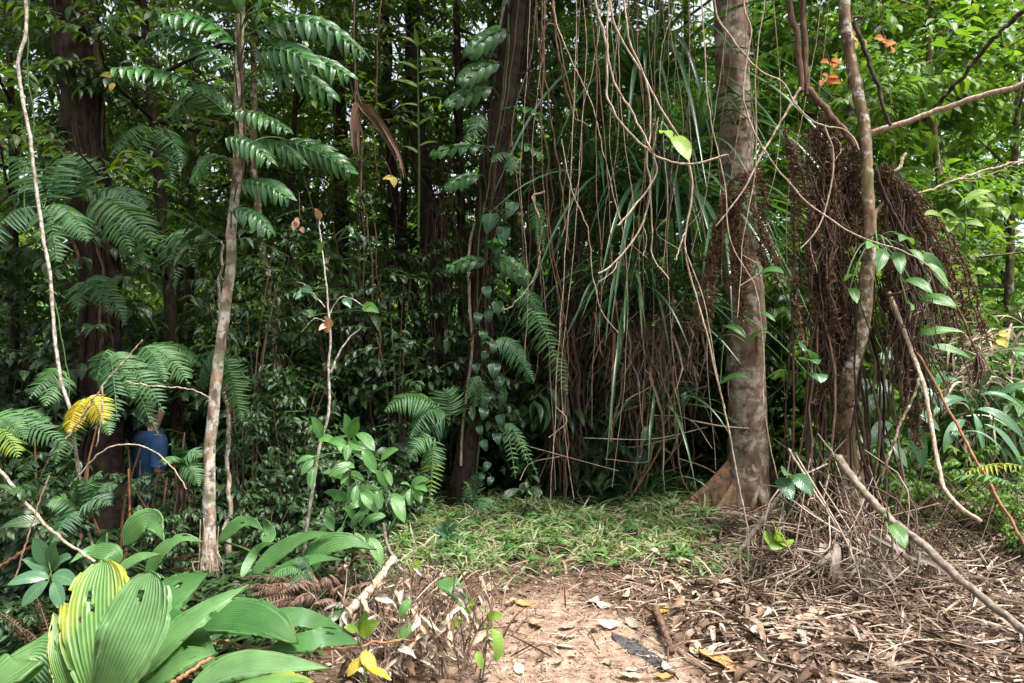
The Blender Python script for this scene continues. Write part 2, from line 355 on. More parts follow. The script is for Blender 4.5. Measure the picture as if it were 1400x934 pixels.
M['bark_tan'] = bark_mat('tan_ringed_bark', (0.24, 0.165, 0.12), (0.075, 0.045, 0.033), (0.44, 0.385, 0.32), 0.52, None, 4.5, 0.6, rings=34.0)
M['bark_mossy'] = bark_mat('mossy_bark', (0.25, 0.165, 0.095), (0.075, 0.048, 0.03), (0.56, 0.53, 0.46), 0.54, (0.11, 0.13, 0.035), 9)
M['buttress'] = bark_mat('buttress_bark', (0.17, 0.095, 0.055), (0.05, 0.028, 0.018), None, moss=(0.08, 0.085, 0.03), scale=8, stretch=1.0)
M['liana'] = bark_mat('pale_liana_bark', (0.46, 0.36, 0.27), (0.20, 0.13, 0.09), (0.60, 0.53, 0.45), 0.58, None, 22, 0.3, bump=0.3)
M['liana_brown'] = bark_mat('brown_liana_bark', (0.17, 0.10, 0.066), (0.05, 0.028, 0.02), None, scale=22, stretch=0.2, bump=0.4)
M['liana_white'] = bark_mat('whitish_liana_bark', (0.42, 0.36, 0.30), (0.16, 0.12, 0.09), (0.62, 0.58, 0.52), 0.5, (0.14, 0.16, 0.07), 26, 0.3, bump=0.3)
M['pole'] = bark_mat('grey_pole_bark', (0.26, 0.21, 0.17), (0.10, 0.075, 0.06), None, moss=(0.13, 0.14, 0.06), scale=12, stretch=1.0, bump=0.5)
M['rust'] = bark_mat('rusty_stem', (0.33, 0.16, 0.085), (0.13, 0.06, 0.035), None, scale=14, bump=0.3)
M['stem_green'] = plain_mat('green_stem', [(0.05, 0.11, 0.03), (0.10, 0.16, 0.05)], 0.5)
M['stem_brown'] = plain_mat('brown_twig', [(0.07, 0.042, 0.028), (0.14, 0.09, 0.06)], 0.8)
M['skin'] = plain_mat('skin', [(0.42, 0.24, 0.17), (0.42, 0.24, 0.17)], 0.5, 30)
M['shirt'] = plain_mat('blue_shirt', [(0.027, 0.075, 0.17), (0.027, 0.075, 0.17)], 0.8, 9)
M['shorts'] = plain_mat('dark_shorts', [(0.018, 0.020, 0.028), (0.018, 0.020, 0.028)], 0.8, 9)
M['hair'] = plain_mat('dark_hair', [(0.02, 0.014, 0.010), (0.02, 0.014, 0.010)], 0.5, 60)
M['black_bark'] = bark_mat('black_bark_strip', (0.085, 0.080, 0.080), (0.020, 0.018, 0.018), (0.20, 0.18, 0.17), 0.66, None, 16, 1.0, bump=1.0)

def ground_mat():
    m, nt = mat_new('forest_soil'); co = objco(nt)
    big = noise(nt, 2.2, 6, co, 0.3); mid = noise(nt, 14, 8, co, 0.2); fin = noise(nt, 70, 6, co)
    soil = ramp(nt, mid, [(0.30, (0.17, 0.112, 0.08)), (0.50, (0.285, 0.197, 0.145)), (0.72, (0.40, 0.30, 0.232))])
    soil = mixc(nt, 1.0, soil, ramp(nt, fin, [(0.3, (0.72, 0.70, 0.68)), (0.7, (1.15, 1.13, 1.12))]), 'MULTIPLY')
    duff = ramp(nt, mid, [(0.30, (0.045, 0.027, 0.018)), (0.55, (0.110, 0.068, 0.045)), (0.75, (0.20, 0.13, 0.09))])
    sp = nd(nt, 'ShaderNodeSeparateXYZ', {'Vector': co})
    dx = mathn(nt, 'DIVIDE', mathn(nt, 'SUBTRACT', sp.outputs['X'], 0.24), 0.78)
    dy = mathn(nt, 'DIVIDE', mathn(nt, 'SUBTRACT', sp.outputs['Y'], 2.4), 2.15)
    r = mathn(nt, 'SQRT', mathn(nt, 'ADD', mathn(nt, 'MULTIPLY', dx, dx), mathn(nt, 'MULTIPLY', dy, dy)))
    r = mathn(nt, 'ADD', r, mathn(nt, 'MULTIPLY', mathn(nt, 'SUBTRACT', big, 0.5), 0.7))
    c = mixc(nt, ramp(nt, r, [(0.78, (0, 0, 0)), (1.12, (1, 1, 1))]), soil, duff)
    far = ramp(nt, mathn(nt, 'ADD', mathn(nt, 'DIVIDE', sp.outputs['Y'], 30.0), mathn(nt, 'MULTIPLY', big, 0.12)), [(0.36, (0, 0, 0)), (0.52, (1, 1, 1))])
    c = mixc(nt, far, c, ramp(nt, mid, [(0.3, (0.03, 0.08, 0.02)), (0.7, (0.08, 0.15, 0.035))]))
    h = mathn(nt, 'ADD', mid, mathn(nt, 'MULTIPLY', fin, 0.5))
    b = nd(nt, 'ShaderNodeBump', {'Height': h, 'Strength': 0.7, 'Distance': 0.03})
    p = nd(nt, 'ShaderNodeBsdfPrincipled', {'Base Color': c, 'Roughness': 0.95, 'Normal': b.outputs['Normal'], 'Specular IOR Level': 0.15})
    nd(nt, 'ShaderNodeOutputMaterial', {'Surface': p.outputs[0]}); return m
M['ground'] = ground_mat()

# ------------------------------------------------------------------ ground
def ground():
    xs = np.concatenate([np.linspace(-90, -7, 30), np.linspace(-6.9, 6.9, 230), np.linspace(7, 90, 30)])
    ys = np.concatenate([np.linspace(-60, 0.4, 22), np.linspace(0.5, 11, 210), np.linspace(11.3, 120, 60)])
    X, Y = np.meshgrid(xs, ys); Z = gz(X, Y)
    near = np.exp(-((Y - 4) / 4) ** 2)
    Z = Z + near * (0.006 * RNG.normal(size=Z.shape))
    g = Geo(); nx, ny = len(xs), len(ys)
    i = np.arange(ny - 1)[:, None]; j = np.arange(nx - 1)[None]
    q = np.stack(np.broadcast_arrays(i * nx + j, i * nx + j + 1, (i + 1) * nx + j + 1, (i + 1) * nx + j), -1)
    g.add(np.stack([X, Y, Z], -1), q, np.stack([X, Y], -1))
    o = g.build('ground', M['ground']); o['kind'] = 'structure'
    tag(o, 'bare pinkish brown soil path and dark forest floor', 'ground', kind='structure')
ground()

# ------------------------------------------------------------------ foliage makers
def rdir(n, zlo=-0.6, zhi=0.5):
    a = RNG.uniform(0, 2 * np.pi, n); z = RNG.uniform(zlo, zhi, n)
    return nrm(np.stack([np.cos(a), np.sin(a), z], 1))
def sprays(g, tips, dirs, tlen, nper, tp, size, mat=0, tmat=1, spread=0.06, tr=0.004):
    """twigs with leaves set along them"""
    n = len(tips); t = np.linspace(0.15, 1.0, nper)
    for p, d in zip(tips, dirs):
        L = tlen * RNG.uniform(0.7, 1.3); q = p + d * L * t[:, None] + V(0, 0, -0.22 * L) * (t ** 2)[:, None]
        if tr: tube(g, np.vstack([p, q[nper // 2], q[-1]]), [tr, tr * .8, tr * .4], 3, tmat)
        side = nrm(np.cross(d, V(0, 0, 1)) + 1e-6); sg = np.where(np.arange(nper) % 2 == 0, 1, -1)[:, None]
        D = d * 0.5 + side * sg * RNG.uniform(0.5, 1.1, (nper, 1)) + RNG.normal(0, 0.22, (nper, 3)) + V(0, 0, -0.30)
        N = V(0, 0, 1) + RNG.normal(0, 0.32, (nper, 3))
        s = size * RNG.uniform(0.65, 1.25, nper)
        batch(g, tp, q + RNG.normal(0, spread * 0.3, (nper, 3)), D, N, s, None, np.clip(RNG.random() * 0.7 + RNG.random(nper) * 0.35, 0, 1), mat)
def tree_parts(seed, H, cb, R, nlimb, nspray, tp, size, leafmat, barkmat, r0=0.09, lean=0.3, nper=13, tlen=0.55, flat=1.0):
    global RNG
    keep = RNG; RNG = np.random.default_rng(seed)
    gt = Geo(); gc = Geo()
    lx, ly = RNG.normal(0, lean, 2)
    P = cat([V(0, 0, -0.3), V(lx * .2, ly * .2, H * .3), V(lx * .6 + RNG.normal(0, .08), ly * .6, H * .65), V(lx, ly, H)], 22)
    rr = np.linspace(r0, r0 * 0.35, 22); rr[:3] *= [1.5, 1.25, 1.08]
    tube(gt, P, rr, 8, 0, rough=0.05)
    ends = []
    for k in range(nlimb):
        z = cb + (H - cb) * (k + RNG.random()) / nlimb
        i = int(np.clip(z / H * 21, 0, 21)); b = P[i]
        a = k * 2.4 + RNG.normal(0, .4); L = R * RNG.uniform(0.6, 1.05) * (1.0 if z < H * .8 else 0.75)
        e = b + V(math.cos(a) * L, math.sin(a) * L, RNG.uniform(0.05, 0.55) * L * flat)
        LP = cat([b, (b + e) / 2 + RNG.normal(0, .12, 3), e], 10)
        tube(gt, LP, np.linspace(r0 * 0.33, r0 * 0.07, 10), 5, 0, rough=0.05)
        for m_ in range(2, 10): ends.append((LP[m_], nrm(e - b)))
    ends_p = np.array([e[0] for e in ends]); ends_d = np.array([e[1] for e in ends])
    ix = RNG.integers(0, len(ends), nspray)
    D = nrm(ends_d[ix] * 0.7 + rdir(nspray, -0.5, 0.7) * 0.9)
    tips = ends_p[ix] + D * RNG.uniform(0, 0.55, (nspray, 1)) * R * 0.3
    sprays(gc, tips, D, tlen, nper, tp, size, 0, 1)
    RNG = keep
    return gt, gc, barkmat, leafmat
def tree(name, label, cat_, seed, *a, group=None, **k):
    gt, gc, bm, lm = tree_parts(seed, *a, **k)
    t = thing(name, label, cat_, (0, 0, 0), group)
    gt.build('trunk', bm, t); gc.build('crown', [lm, M['stem_brown']], t)
    return t
def shrub(name, label, seed, h, r, nstem, nspray, tp, size, leafmat, nper=11, tlen=0.4, group=None, fill=0.15):
    global RNG
    keep = RNG; RNG = np.random.default_rng(seed)
    gs = Geo(); gc = Geo(); E = []; ED = []
    for k in range(nstem):
        a = k * 2.4 + RNG.normal(0, .3); b = V(math.cos(a) * .08, math.sin(a) * .08, -0.1)
        rad = r * RNG.uniform(0.4, 1.0); e = V(math.cos(a) * rad, math.sin(a) * rad, h * RNG.uniform(0.55, 1.0))
        P = cat([b, (b + e) / 2 + V(-math.cos(a) * .1, -math.sin(a) * .1, h * .1), e], 12)
        tube(gs, P, np.linspace(0.014, 0.004, 12), 5, 0)
        i0 = max(1, int(12 * fill))
        for m_ in range(i0, 12): E.append(P[m_]); ED.append(nrm(V(math.cos(a), math.sin(a), 0.25)))
    E = np.array(E); ED = np.array(ED); ix = RNG.integers(0, len(E), nspray)
    D = nrm(ED[ix] * .5 + rdir(nspray, -0.4, 0.6))
    sprays(gc, E[ix], D, tlen, nper, tp, size, 0, 1)
    RNG = keep
    t = thing(name, label, 'shrub', (0, 0, 0), group)
    gs.build('stem', M['stem_brown'], t); gc.build('foliage', [leafmat, M['stem_green']], t)
    return t

# ------------------------------------------------------------------ forest behind
GT = 'leafy trees shading the dark forest behind'
LBT = 'dark leafy forest tree standing deep in the shade'
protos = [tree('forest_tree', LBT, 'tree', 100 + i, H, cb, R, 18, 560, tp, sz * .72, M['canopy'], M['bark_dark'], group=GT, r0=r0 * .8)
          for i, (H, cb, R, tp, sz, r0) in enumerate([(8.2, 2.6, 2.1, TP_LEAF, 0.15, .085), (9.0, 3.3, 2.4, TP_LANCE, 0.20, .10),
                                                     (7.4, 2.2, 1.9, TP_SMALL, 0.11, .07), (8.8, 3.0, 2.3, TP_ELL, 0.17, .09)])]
tr_pos = [(-6.0, 8.3), (-4.6, 9.6), (-2.9, 8.6), (-1.7, 10.2), (-0.6, 8.9), (0.6, 10.4), (1.5, 8.8), (2.6, 10.0), (-7.8, 10.5), (-5.9, 11.9),
          (-3.9, 12.2), (-2.3, 12.9), (0.0, 12.6), (1.9, 12.8), (-9.3, 13.2), (-7.0, 14.2), (3.9, 12.4), (-3.6, 7.5)]
light_block_pos = [(-9, -6.5), (-6, -8), (-3, -7), (0, -8.5), (3, -7), (6, -8), (9, -6), (-10, -2.5), (10.5, -2), (-9, 2), (-7.5, 4.6)]  # unseen trees added out of view to block low light from behind the camera
for i, (x, y) in enumerate(tr_pos):
    p = protos[i % 4]
    if i < 4:
        o = p; o.location = [float(c) for c in on(x, y)]; o.rotation_euler = (0, 0, RNG.uniform(0, 6.28))
    else: o = dup(p, on(x, y), RNG.uniform(0, 6.28), RNG.uniform(0.85, 1.15))
for i, (x, y) in enumerate(light_block_pos): dup(protos[i % 4], on(x, y), RNG.uniform(0, 6.28), RNG.uniform(1.0, 1.2))  # unseen light blockers; the copied label describes the visible forest trees

GF = 'bright trees beyond the dark forest'
LFT = 'yellow green tree in open light beyond the dark forest'
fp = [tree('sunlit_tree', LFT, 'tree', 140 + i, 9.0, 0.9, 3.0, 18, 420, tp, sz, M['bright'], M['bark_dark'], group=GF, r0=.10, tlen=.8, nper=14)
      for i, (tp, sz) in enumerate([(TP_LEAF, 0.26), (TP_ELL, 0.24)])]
fpos = [(-19, 22), (-14.5, 20.5), (-10.5, 22), (-6.5, 20.5), (-2.5, 21.5), (1.5, 20), (5.5, 19), (9.5, 17.5), (13.5, 19), (-16, 27), (-8, 27), (0, 27), (7, 25), (16, 25), (-23, 27), (-12.5, 24.5), (-8.6, 23.5), (-4.6, 23), (-.4, 23.5), (3.6, 22.5), (7.6, 21), (11.5, 21), (-17, 24)]
for i, (x, y) in enumerate(fpos):
    if i < 2: fp[i].location = [float(c) for c in on(x, y)]
    else: dup(fp[i % 2], on(x, y), RNG.uniform(0, 6.28), RNG.uniform(0.85, 1.1) if x < 4 else RNG.uniform(.9, 1.2))

GR = 'light green trees behind the hanging dead vines'
LRT = 'light green leafy tree at the bright right edge of the forest'
rp = [tree('leafy_tree', LRT, 'tree', 150 + i, H, 0.8, R, 18, 480, tp, sz, M['bright'], M['bark_mossy'], group=GR, r0=.06, tlen=.5)
      for i, (H, R, tp, sz) in enumerate([(7.5, 1.7, TP_LEAF, 0.16), (6.8, 1.6, TP_SMALL, 0.12)])]
rpos = [(4.0, 8.0), (5.6, 8.6), (7.1, 9.8), (5.0, 10.8), (7.9, 12.4), (6.2, 13.5)]
for i, (x, y) in enumerate(rpos):
    if i < 2: rp[i].location = [float(c) for c in on(x, y)]
    else: dup(rp[i % 2], on(x, y), RNG.uniform(0, 6.28), RNG.uniform(0.9, 1.15))

GS = 'dark undergrowth shrubs of the forest interior'
LSH = 'dark green glossy shrub in the shaded forest undergrowth'
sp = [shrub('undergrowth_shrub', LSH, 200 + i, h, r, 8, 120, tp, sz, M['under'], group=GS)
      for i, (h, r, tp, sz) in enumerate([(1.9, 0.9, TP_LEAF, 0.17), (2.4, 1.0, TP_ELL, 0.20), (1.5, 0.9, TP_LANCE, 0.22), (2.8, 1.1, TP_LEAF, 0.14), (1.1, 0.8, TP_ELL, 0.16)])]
k = 0
for y0, dx, x0, x1 in ((7.4, 1.15, -6.6, 2.3), (8.7, 1.25, -7.4, 3.6), (10.3, 1.5, -9, 4.5), (12.2, 2.1, -11, 6.5)):
    x = x0
    while x < x1:
        xx = x + RNG.normal(0, .2); yy = y0 + RNG.normal(0, .3)
        x += dx
        if y0 < 8 and -3.9 < xx < -2.3 : continue
        if y0 < 8 and (-0.9 < xx < -0.1 ): continue
        if y0 > 10 and -3.6 < xx < -1.4: continue
        s = RNG.uniform(0.85, 1.25) * (1 + 0.25 * (y0 > 9))
        loc = on(xx, yy)
        if k < 5:
            o = sp[k]; o.location = [float(c) for c in loc]; o.scale = (s, s, s)
        else: dup(sp[int(RNG.integers(0, 5))], loc, RNG.uniform(0, 6.28), s)
        k += 1
GU = 'saplings with small leaves filling the forest edge'
LU = 'slender small-leaved sapling in the dim forest edge'
up_ = [shrub('understory_sapling', LU, 260 + i, h, r, 6, 95, tp, sz, M['under'], nper=12, tlen=.34, group=GU)
      for i, (h, r, tp, sz) in enumerate([(2.6, .55, TP_SMALL, .085), (3.3, .6, TP_LANCE, .12), (2.0, .6, TP_ELL, .10), (3.8, .7, TP_SMALL, .075)])]
k = 0
for (x, y) in [(-4.5, 6.9), (-2.55, 6.9), (-2.0, 6.3), (-1.55, 7.0), (-1.1, 6.6), (-.75, 7.3), (.15, 7.2), (.55, 7.6), (1.1, 7.5), (-5.6, 7.4), (-2.9, 7.9), (-1.8, 8.0), (-.4, 8.1), (2.5, 7.3), (2.1, 8.2), (-3.3, 8.8), (-6.4, 8.4), (-1.3, 8.8), (-.1, 9.2), (-5.0, 8.2), (-2.3, 9.5), (1.0, 9.2), (2.9, 8.6), (-4.2, 9.0), (-5.1, 6.3), (-2.3, 5.9), (-3.2, 7.3)]:
    s = RNG.uniform(.85, 1.15)
    if k < 4: up_[k].location = [float(c) for c in on(x, y)]; up_[k].scale = (s,) * 3
    else: dup(up_[k % 4], on(x, y), RNG.uniform(0, 6.28), s)
    k += 1
for (x, y, s) in [(-2.7, 3.9, .34), (-3.2, 4.4, .42), (-2.2, 4.35, .3), (-3.5, 5.2, .45), (-1.75, 4.9, .32), (-2.45, 5.2, .4), (-1.2, 5.5, .36), (-2.3, 3.3, .26), (-2.9, 3.2, .3), (-1.9, 5.7, .45), (-1.0, 6.0, .34)]:
    dup(sp[int(RNG.integers(0, 5))], on(x, y), RNG.uniform(0, 6.28), s, 'small dark leafy bush low among the left ferns', 'low bushes among the left ferns')
GB = 'bright green shrubs along the right side'
LBS = 'bright green leafy shrub in the open right side undergrowth'
bs = [shrub('leafy_shrub', LBS, 230 + i, h, r, 8, 120, tp, sz, M['bright' if i != 1 else 'fresh'], group=GB)
      for i, (h, r, tp, sz) in enumerate([(1.9, 1.0, TP_LEAF, 0.15), (1.5, 0.9, TP_LANCE, 0.22), (2.5, 1.0, TP_SMALL, 0.12)])]
for i, (x, y) in enumerate([(3.6, 6.9), (4.6, 6.6), (5.6, 7.4), (4.2, 7.8), (6.4, 8.8), (5.0, 9.2), (3.3, 9.0), (7.8, 10.6), (-9.5, 17), (-7.4, 16.2), (-5.6, 17.2), (-4.2, 16), (-2.6, 16.6), (-1.2, 17.2), (.4, 16.4), (2.2, 17), (4.2, 16.2), (-3.4, 18.5), (-6.4, 19), (-.6, 18.8)]):
    s = RNG.uniform(0.85, 1.15) * (1 if y < 12 else 1.7)
    if i < 3: bs[i].location = [float(c) for c in on(x, y)]; bs[i].scale = (s,) * 3
    else: dup(bs[i % 3], on(x, y), RNG.uniform(0, 6.28), s, *(() if y < 12 else ('yellow green shrub in the open light glimpsed behind the dark forest', 'bright shrubs glimpsed behind the dark forest')))

for (x, y, s) in [(2.75, 5.9, .32), (3.25, 5.5, .36), (3.7, 5.2, .34), (4.2, 5.0, .4), (2.6, 6.6, .4), (3.1, 6.3, .45), (3.6, 4.7, .24)]:
    dup(bs[int(RNG.integers(0, 3))], on(x, y), RNG.uniform(0, 6.28), s, 'low light green bush in the weeds under the bent pole', 'low green bushes under the bent pole')
# ------------------------------------------------------------------ trunks
def pth(pts, n=40, jit=0.0):
    P = cat([px(*p) for p in pts], n)
    if jit:
        w = RNG.normal(0, jit, (n, 3)); w[1:-1] = (w[:-2] + w[1:-1] + w[2:]) / 3; w[0] *= 0; P = P + w
    return P
def down(P, d=0.15):
    """carry the foot of a trunk into the ground"""
    e = P[-1]; return np.vstack([P, V(e[0], e[1], float(gz(e[0], e[1])) - d)])
def crown_at(parent, origin, top, seed, R, nspray, tp, size, mat, nper=12, tlen=0.5, up=1.0):
    global RNG
    keep = RNG; RNG = np.random.default_rng(seed); gc = Geo()
    E = []; ED = []
    for k in range(9):
        a = k * 2.4 + RNG.normal(0, .3); L = R * RNG.uniform(.5, 1); e = top + V(math.cos(a) * L, math.sin(a) * L, RNG.uniform(-0.1, 1.0) * up)
        P = cat([top - V(0, 0, RNG.uniform(0, .5)), (top + e) / 2 + RNG.normal(0, .1, 3), e], 9)
        tube(gc, P, np.linspace(.018, .005, 9), 5, 1)
        for m_ in range(2, 9): E.append(P[m_]); ED.append(nrm(e - top))
    for k in range(8):  # limbs above the frame, added to shade the trunks and grass below
        a = k * 2.4 + 1; L = R * RNG.uniform(.6, 1.25); e = top + V(math.cos(a) * L, math.sin(a) * L, RNG.uniform(1.2, 3.2)); P = cat([top + V(0, 0, RNG.uniform(.3, 1.2)), (top + e) / 2 + V(0, 0, .5), e], 9)
        tube(gc, P, np.linspace(.02, .006, 9), 5, 1)
        for m_ in range(3, 9): E.append(P[m_]); ED.append(nrm(e - top))
    tube(gc, np.array([top, top + V(0, 0, .8), top + V(.05, 0, 1.8)]), [.03, .025, .02], 6, 1)
    nspray = int(nspray * 2.0)
    E = np.array(E); ED = np.array(ED); ix = RNG.integers(0, len(E), nspray)
    sprays(gc, E[ix], nrm(ED[ix] * .6 + rdir(nspray, -.5, .5)), tlen, nper, tp, size * .8)
    RNG = keep
    return gc.build('crown', [mat, M['stem_brown']], parent, origin)
def trunk(name, label, pts, radii, barkm, seg=14, rough=0.05, flute=0.0, jit=0.02, n=60, extra=None, foot=1.5):
    P = down(pth(pts, n, jit)); R = np.interp(np.linspace(0, 1, len(P)), np.linspace(0, 1, len(radii)), radii).copy()
    R[-5:] *= np.linspace(1.0, foot, 5)
    base = V(P[-1][0], P[-1][1], float(gz(P[-1][0], P[-1][1])))
    t = thing(name, label, 'tree', base)
    g = Geo(); tube(g, P, R, seg, 0, rough=rough, flute=flute)
    if extra: extra(g, P, R)
    g.build('trunk', barkm, t, base)
    return t, P, R, base

# left dark trunk wrapped in strangler roots
t, P, R, b = trunk('strangled_tree', 'thick dark trunk wrapped in strangler roots behind the left ferns',
      [(88, -420, 6.6), (95, 0, 6.6), (108, 120, 6.6), (122, 260, 6.6), (138, 400, 6.6), (140, 560, 6.6), (145, 720, 6.6)], [.16, .16, .175, .175, .17, .165, .2], M['bark_dark'], 18, 0.06, 0.10)
for k in range(9):
    ph = RNG.uniform(2.6, 6.2); g = Geo(); n = 60; tt = np.linspace(0, 1, n)
    lo, hi = int(RNG.uniform(0, 14)), int(RNG.uniform(38, 61)); Pc = cat(P[lo:hi], n); Rc = np.interp(np.linspace(lo, hi - 1, n), np.arange(len(R)), R)
    T_, A, B = frames(Pc); a = ph + 0.9 * np.sin(tt * RNG.uniform(3, 7) + ph) + np.cumsum(RNG.normal(0, .05, n)); rr = RNG.uniform(.016, .040)
    Q = Pc + (Rc + rr * .45)[:, None] * (np.cos(a)[:, None] * V(1, 0, 0) + np.sin(a)[:, None] * V(0, 1, 0))
    tube(g, Q, rr * (1 + .25 * np.sin(tt * 9 + ph)) * np.linspace(1.15, .7, n), 7, 0, rough=.08)
    o = g.build('strangler_root', M['bark_dark'] if k % 5 else M['liana_brown'], t, b)
crown_at(t, b, P[7], 301, 1.9, 150, TP_LEAF, .17, M['canopy'])

def trunk_cover(name, label, P, i0, i1, n, rad, size, mat, tp, o, seed):
    global RNG
    keep = RNG; RNG = np.random.default_rng(seed); g = Geo(); ix = RNG.integers(i0, i1, n); a = RNG.uniform(2.4, 7.0, n); h = np.column_stack([np.cos(a), np.sin(a), 0 * a])
    sprays(g, P[ix] + h * rad * RNG.uniform(.8, 1.3, (n, 1)), nrm(h + V(0, -.2, 0) + RNG.normal(0, .4, (n, 3))), .34, 8, tp, size)
    t_ = thing(name, label, 'climbing plant', o); g.build('foliage', [mat, M['stem_brown']], t_, o); g = Geo()
    Q = cat(P[i0:i1], 60); aa = np.linspace(3.5, 6, 60); tube(g, Q + rad * np.column_stack([np.cos(aa), np.sin(aa), 0 * aa]), .012, 6, 0); g.build('stem', M['stem_brown'], t_, o); RNG = keep
trunk_cover('leafy_climber', 'dark leafy climber covering the thick strangled trunk at left', P, 8, 52, 85, .17, .15, M['under'], TP_LEAF, b, 501)
# slender mottled tree on the left
t, P, R, b = trunk('mottled_tree', 'slender mottled white and brown trunk rising behind the broad pleated leaves',
      [(338, -300, 4.9), (331, 0, 4.8), (326, 110, 4.75), (325, 200, 4.7), (317, 330, 4.65), (304, 440, 4.6), (297, 540, 4.55), (287, 640, 4.5), (285, 790, 4.45)],
      [.024, .026, .028, .029, .030, .033, .036, .039, .046], M['bark_white'], 14, 0.05, 0.03, 0.012)
g = Geo()
for k in range(16):
    a = RNG.uniform(3.2, 6.2); q = b + V(math.cos(a) * .06, math.sin(a) * .06, 0)
    tube(g, cat([q + V(0, 0, RNG.uniform(.1, .45)), q + V(RNG.normal(0, .02), -.02, .15), q + V(RNG.normal(.02, .04), -.05, -.02)], 10), .004, 4, 0)
g.build('aerial_root', M['liana'], t, b)
crown_at(t, b, P[8], 302, 1.4, 80, TP_LEAF, .16, M['canopy'])
t1P, t1b = P, b
# thin companion stem
t, P, R, b = trunk('thin_sapling', 'thin whitish stem standing just right of the mottled trunk',
      [(302, 330, 4.95), (306, 480, 4.9), (311, 580, 4.85), (313, 680, 4.8), (311, 745, 4.75)], [.008, .011, .013, .015, .018], M['bark_white'], 9)
g = Geo(); sprays(g, np.array([P[0]] * 5), rdir(5, -.2, .8), .35, 9, TP_LANCE, .16); g.build('foliage', [M['under'], M['stem_green']], t, b)

# centre dark trunk with twining vines
t, P, R, b = trunk('vine_clad_tree', 'dark reddish trunk twined with vines at the centre of the forest edge',
      [(716, -420, 6.9), (706, 0, 6.8), (690, 120, 6.75), (674, 230, 6.7), (660, 330, 6.7), (653, 440, 6.65), (645, 560, 6.6), (634, 690, 6.6)],
      [.10, .10, .105, .105, .10, .095, .10, .12], M['bark_red'], 18, 0.07, 0.08)
for k in range(11):
    g = Geo(); n = 70; tt = np.linspace(0, 1, n); lo = int(RNG.uniform(0, 22)); hi = int(RNG.uniform(lo + 22, 61))
    Pc = cat(P[lo:hi], n); Rc = np.interp(np.linspace(lo, hi - 1, n), np.arange(len(R)), R); ph = RNG.uniform(0, 6.28)
    a = ph + RNG.choice([-1, 1]) * tt * RNG.uniform(2.5, 8.0) + .5 * np.sin(tt * 11); rr = RNG.uniform(.009, .024)
    Q = Pc + (Rc + rr * .7 + .02 * np.abs(np.sin(tt * 8 + ph)))[:, None] * (np.cos(a)[:, None] * V(1, 0, 0) + np.sin(a)[:, None] * V(0, 1, 0))
    tube(g, Q, rr * np.linspace(1, .7, n), 6, 0, rough=.06)
    g.build('twining_vine', (M['bark_dark'], M['liana_brown'], M['bark_red'], M['liana'])[k % 5 if k % 5 < 4 else 0], t, b)
crown_at(t, b, P[9], 303, 2.0, 150, TP_ELL, .17, M['canopy'])
t3P = P; t3b = b
trunk_cover('leafy_climber', 'small leafy climber on the upper vine-clad trunk', P, 10, 58, 60, .11, .10, M['under'], TP_ELL, b, 502)

# big tan trunk at right with buttress roots
def butt(t_, P, o_):
    e = P[-1]
    for (x2, y2, d2, h, w) in ((905, 708, 6.25, .62, .05), (965, 690, 6.1, .45, .05), (1060, 690, 6.1, .5, .05), (1120, 660, 6.5, .5, .05)):
        q = px(x2, y2, d2); q[2] = float(gz(q[0], q[1])); s0 = V(e[0], e[1], q[2]); n = 14
        pts = []
        for i in range(n):
            s = i / (n - 1); c = s0 + (q - s0) * s + V(0, .04 * math.sin(s * 3), 0); hh = h * (1 - s) ** 1.7 + .05 * (1 - s) + .015; ww = w * (1.25 - s * .9)
            sd = nrm(np.cross(q - s0, V(0, 0, 1)))
            pts.append([c + sd * ww - V(0, 0, .12), c + sd * ww * .55 + V(0, 0, hh * .7), c + V(0, 0, hh), c - sd * ww * .55 + V(0, 0, hh * .7), c - sd * ww - V(0, 0, .12)])
        g = Geo(); pts = np.array(pts); qq = [[i * 5 + j, i * 5 + j + 1, (i + 1) * 5 + j + 1, (i + 1) * 5 + j] for i in range(n - 1) for j in range(4)]
        g.add(pts, qq, np.zeros((n * 5, 2))); g.build('buttress_root', M['buttress'], t_, o_)
t, P, R, b = trunk('buttressed_tree', 'broad pale tan trunk with buttress roots behind the hanging lianas',
      [(985, -420, 6.6), (997, 0, 6.6), (1003, 150, 6.6), (1010, 300, 6.6), (1018, 430, 6.6), (1022, 560, 6.6), (1020, 670, 6.6)], [.150, .152, .156, .160, .170, .178, .19], M['bark_tan'], 24, 0.02, 0.03, 0.01, foot=1.15); butt(t, P, b)
crown_at(t, b, P[0], 304, 2.2, 150, TP_LEAF, .18, M['bright'])

# right slender mottled tree with side branch
t, P, R, b = trunk('crooked_tree', 'crooked mossy mottled trunk with a long side branch at right',
      [(1146, -260, 5.2), (1154, 0, 5.1), (1162, 67, 5.1), (1172, 124, 5.08), (1182, 170, 5.05), (1186, 255, 5.0), (1187, 360, 5.0), (1178, 448, 5.0), (1159, 529, 5.0), (1156, 590, 5.0), (1163, 650, 5.0)],
      [.034, .036, .038, .040, .040, .040, .043, .050, .056, .062, .068], M['bark_mossy'], 14, .04, .03, .008)
def limb(name, pts, r0, r1, parent, origin, m, jit=.01):
    g = Geo(); Q = pth(pts, 30, jit); tube(g, Q, np.linspace(r0, r1, 30), 8, 0, rough=.05); return g.build(name, m, parent, origin)
limb('branch', [(1186, 183, 5.05), (1266, 158, 4.9), (1333, 135, 4.75), (1400, 114, 4.6), (1480, 80, 4.5)], .022, .016, t, b, M['liana'])
limb('branch', [(1168, 30, 5.1), (1178, 60, 5.05), (1196, 108, 5.0), (1216, 170, 4.95)], .016, .012, t, b, M['bark_dark'])
limb('branch', [(1140, 455, 5.15), (1146, 480, 5.1), (1152, 515, 5.05), (1158, 545, 5.0)], .020, .036, t, b, M['bark_white'])
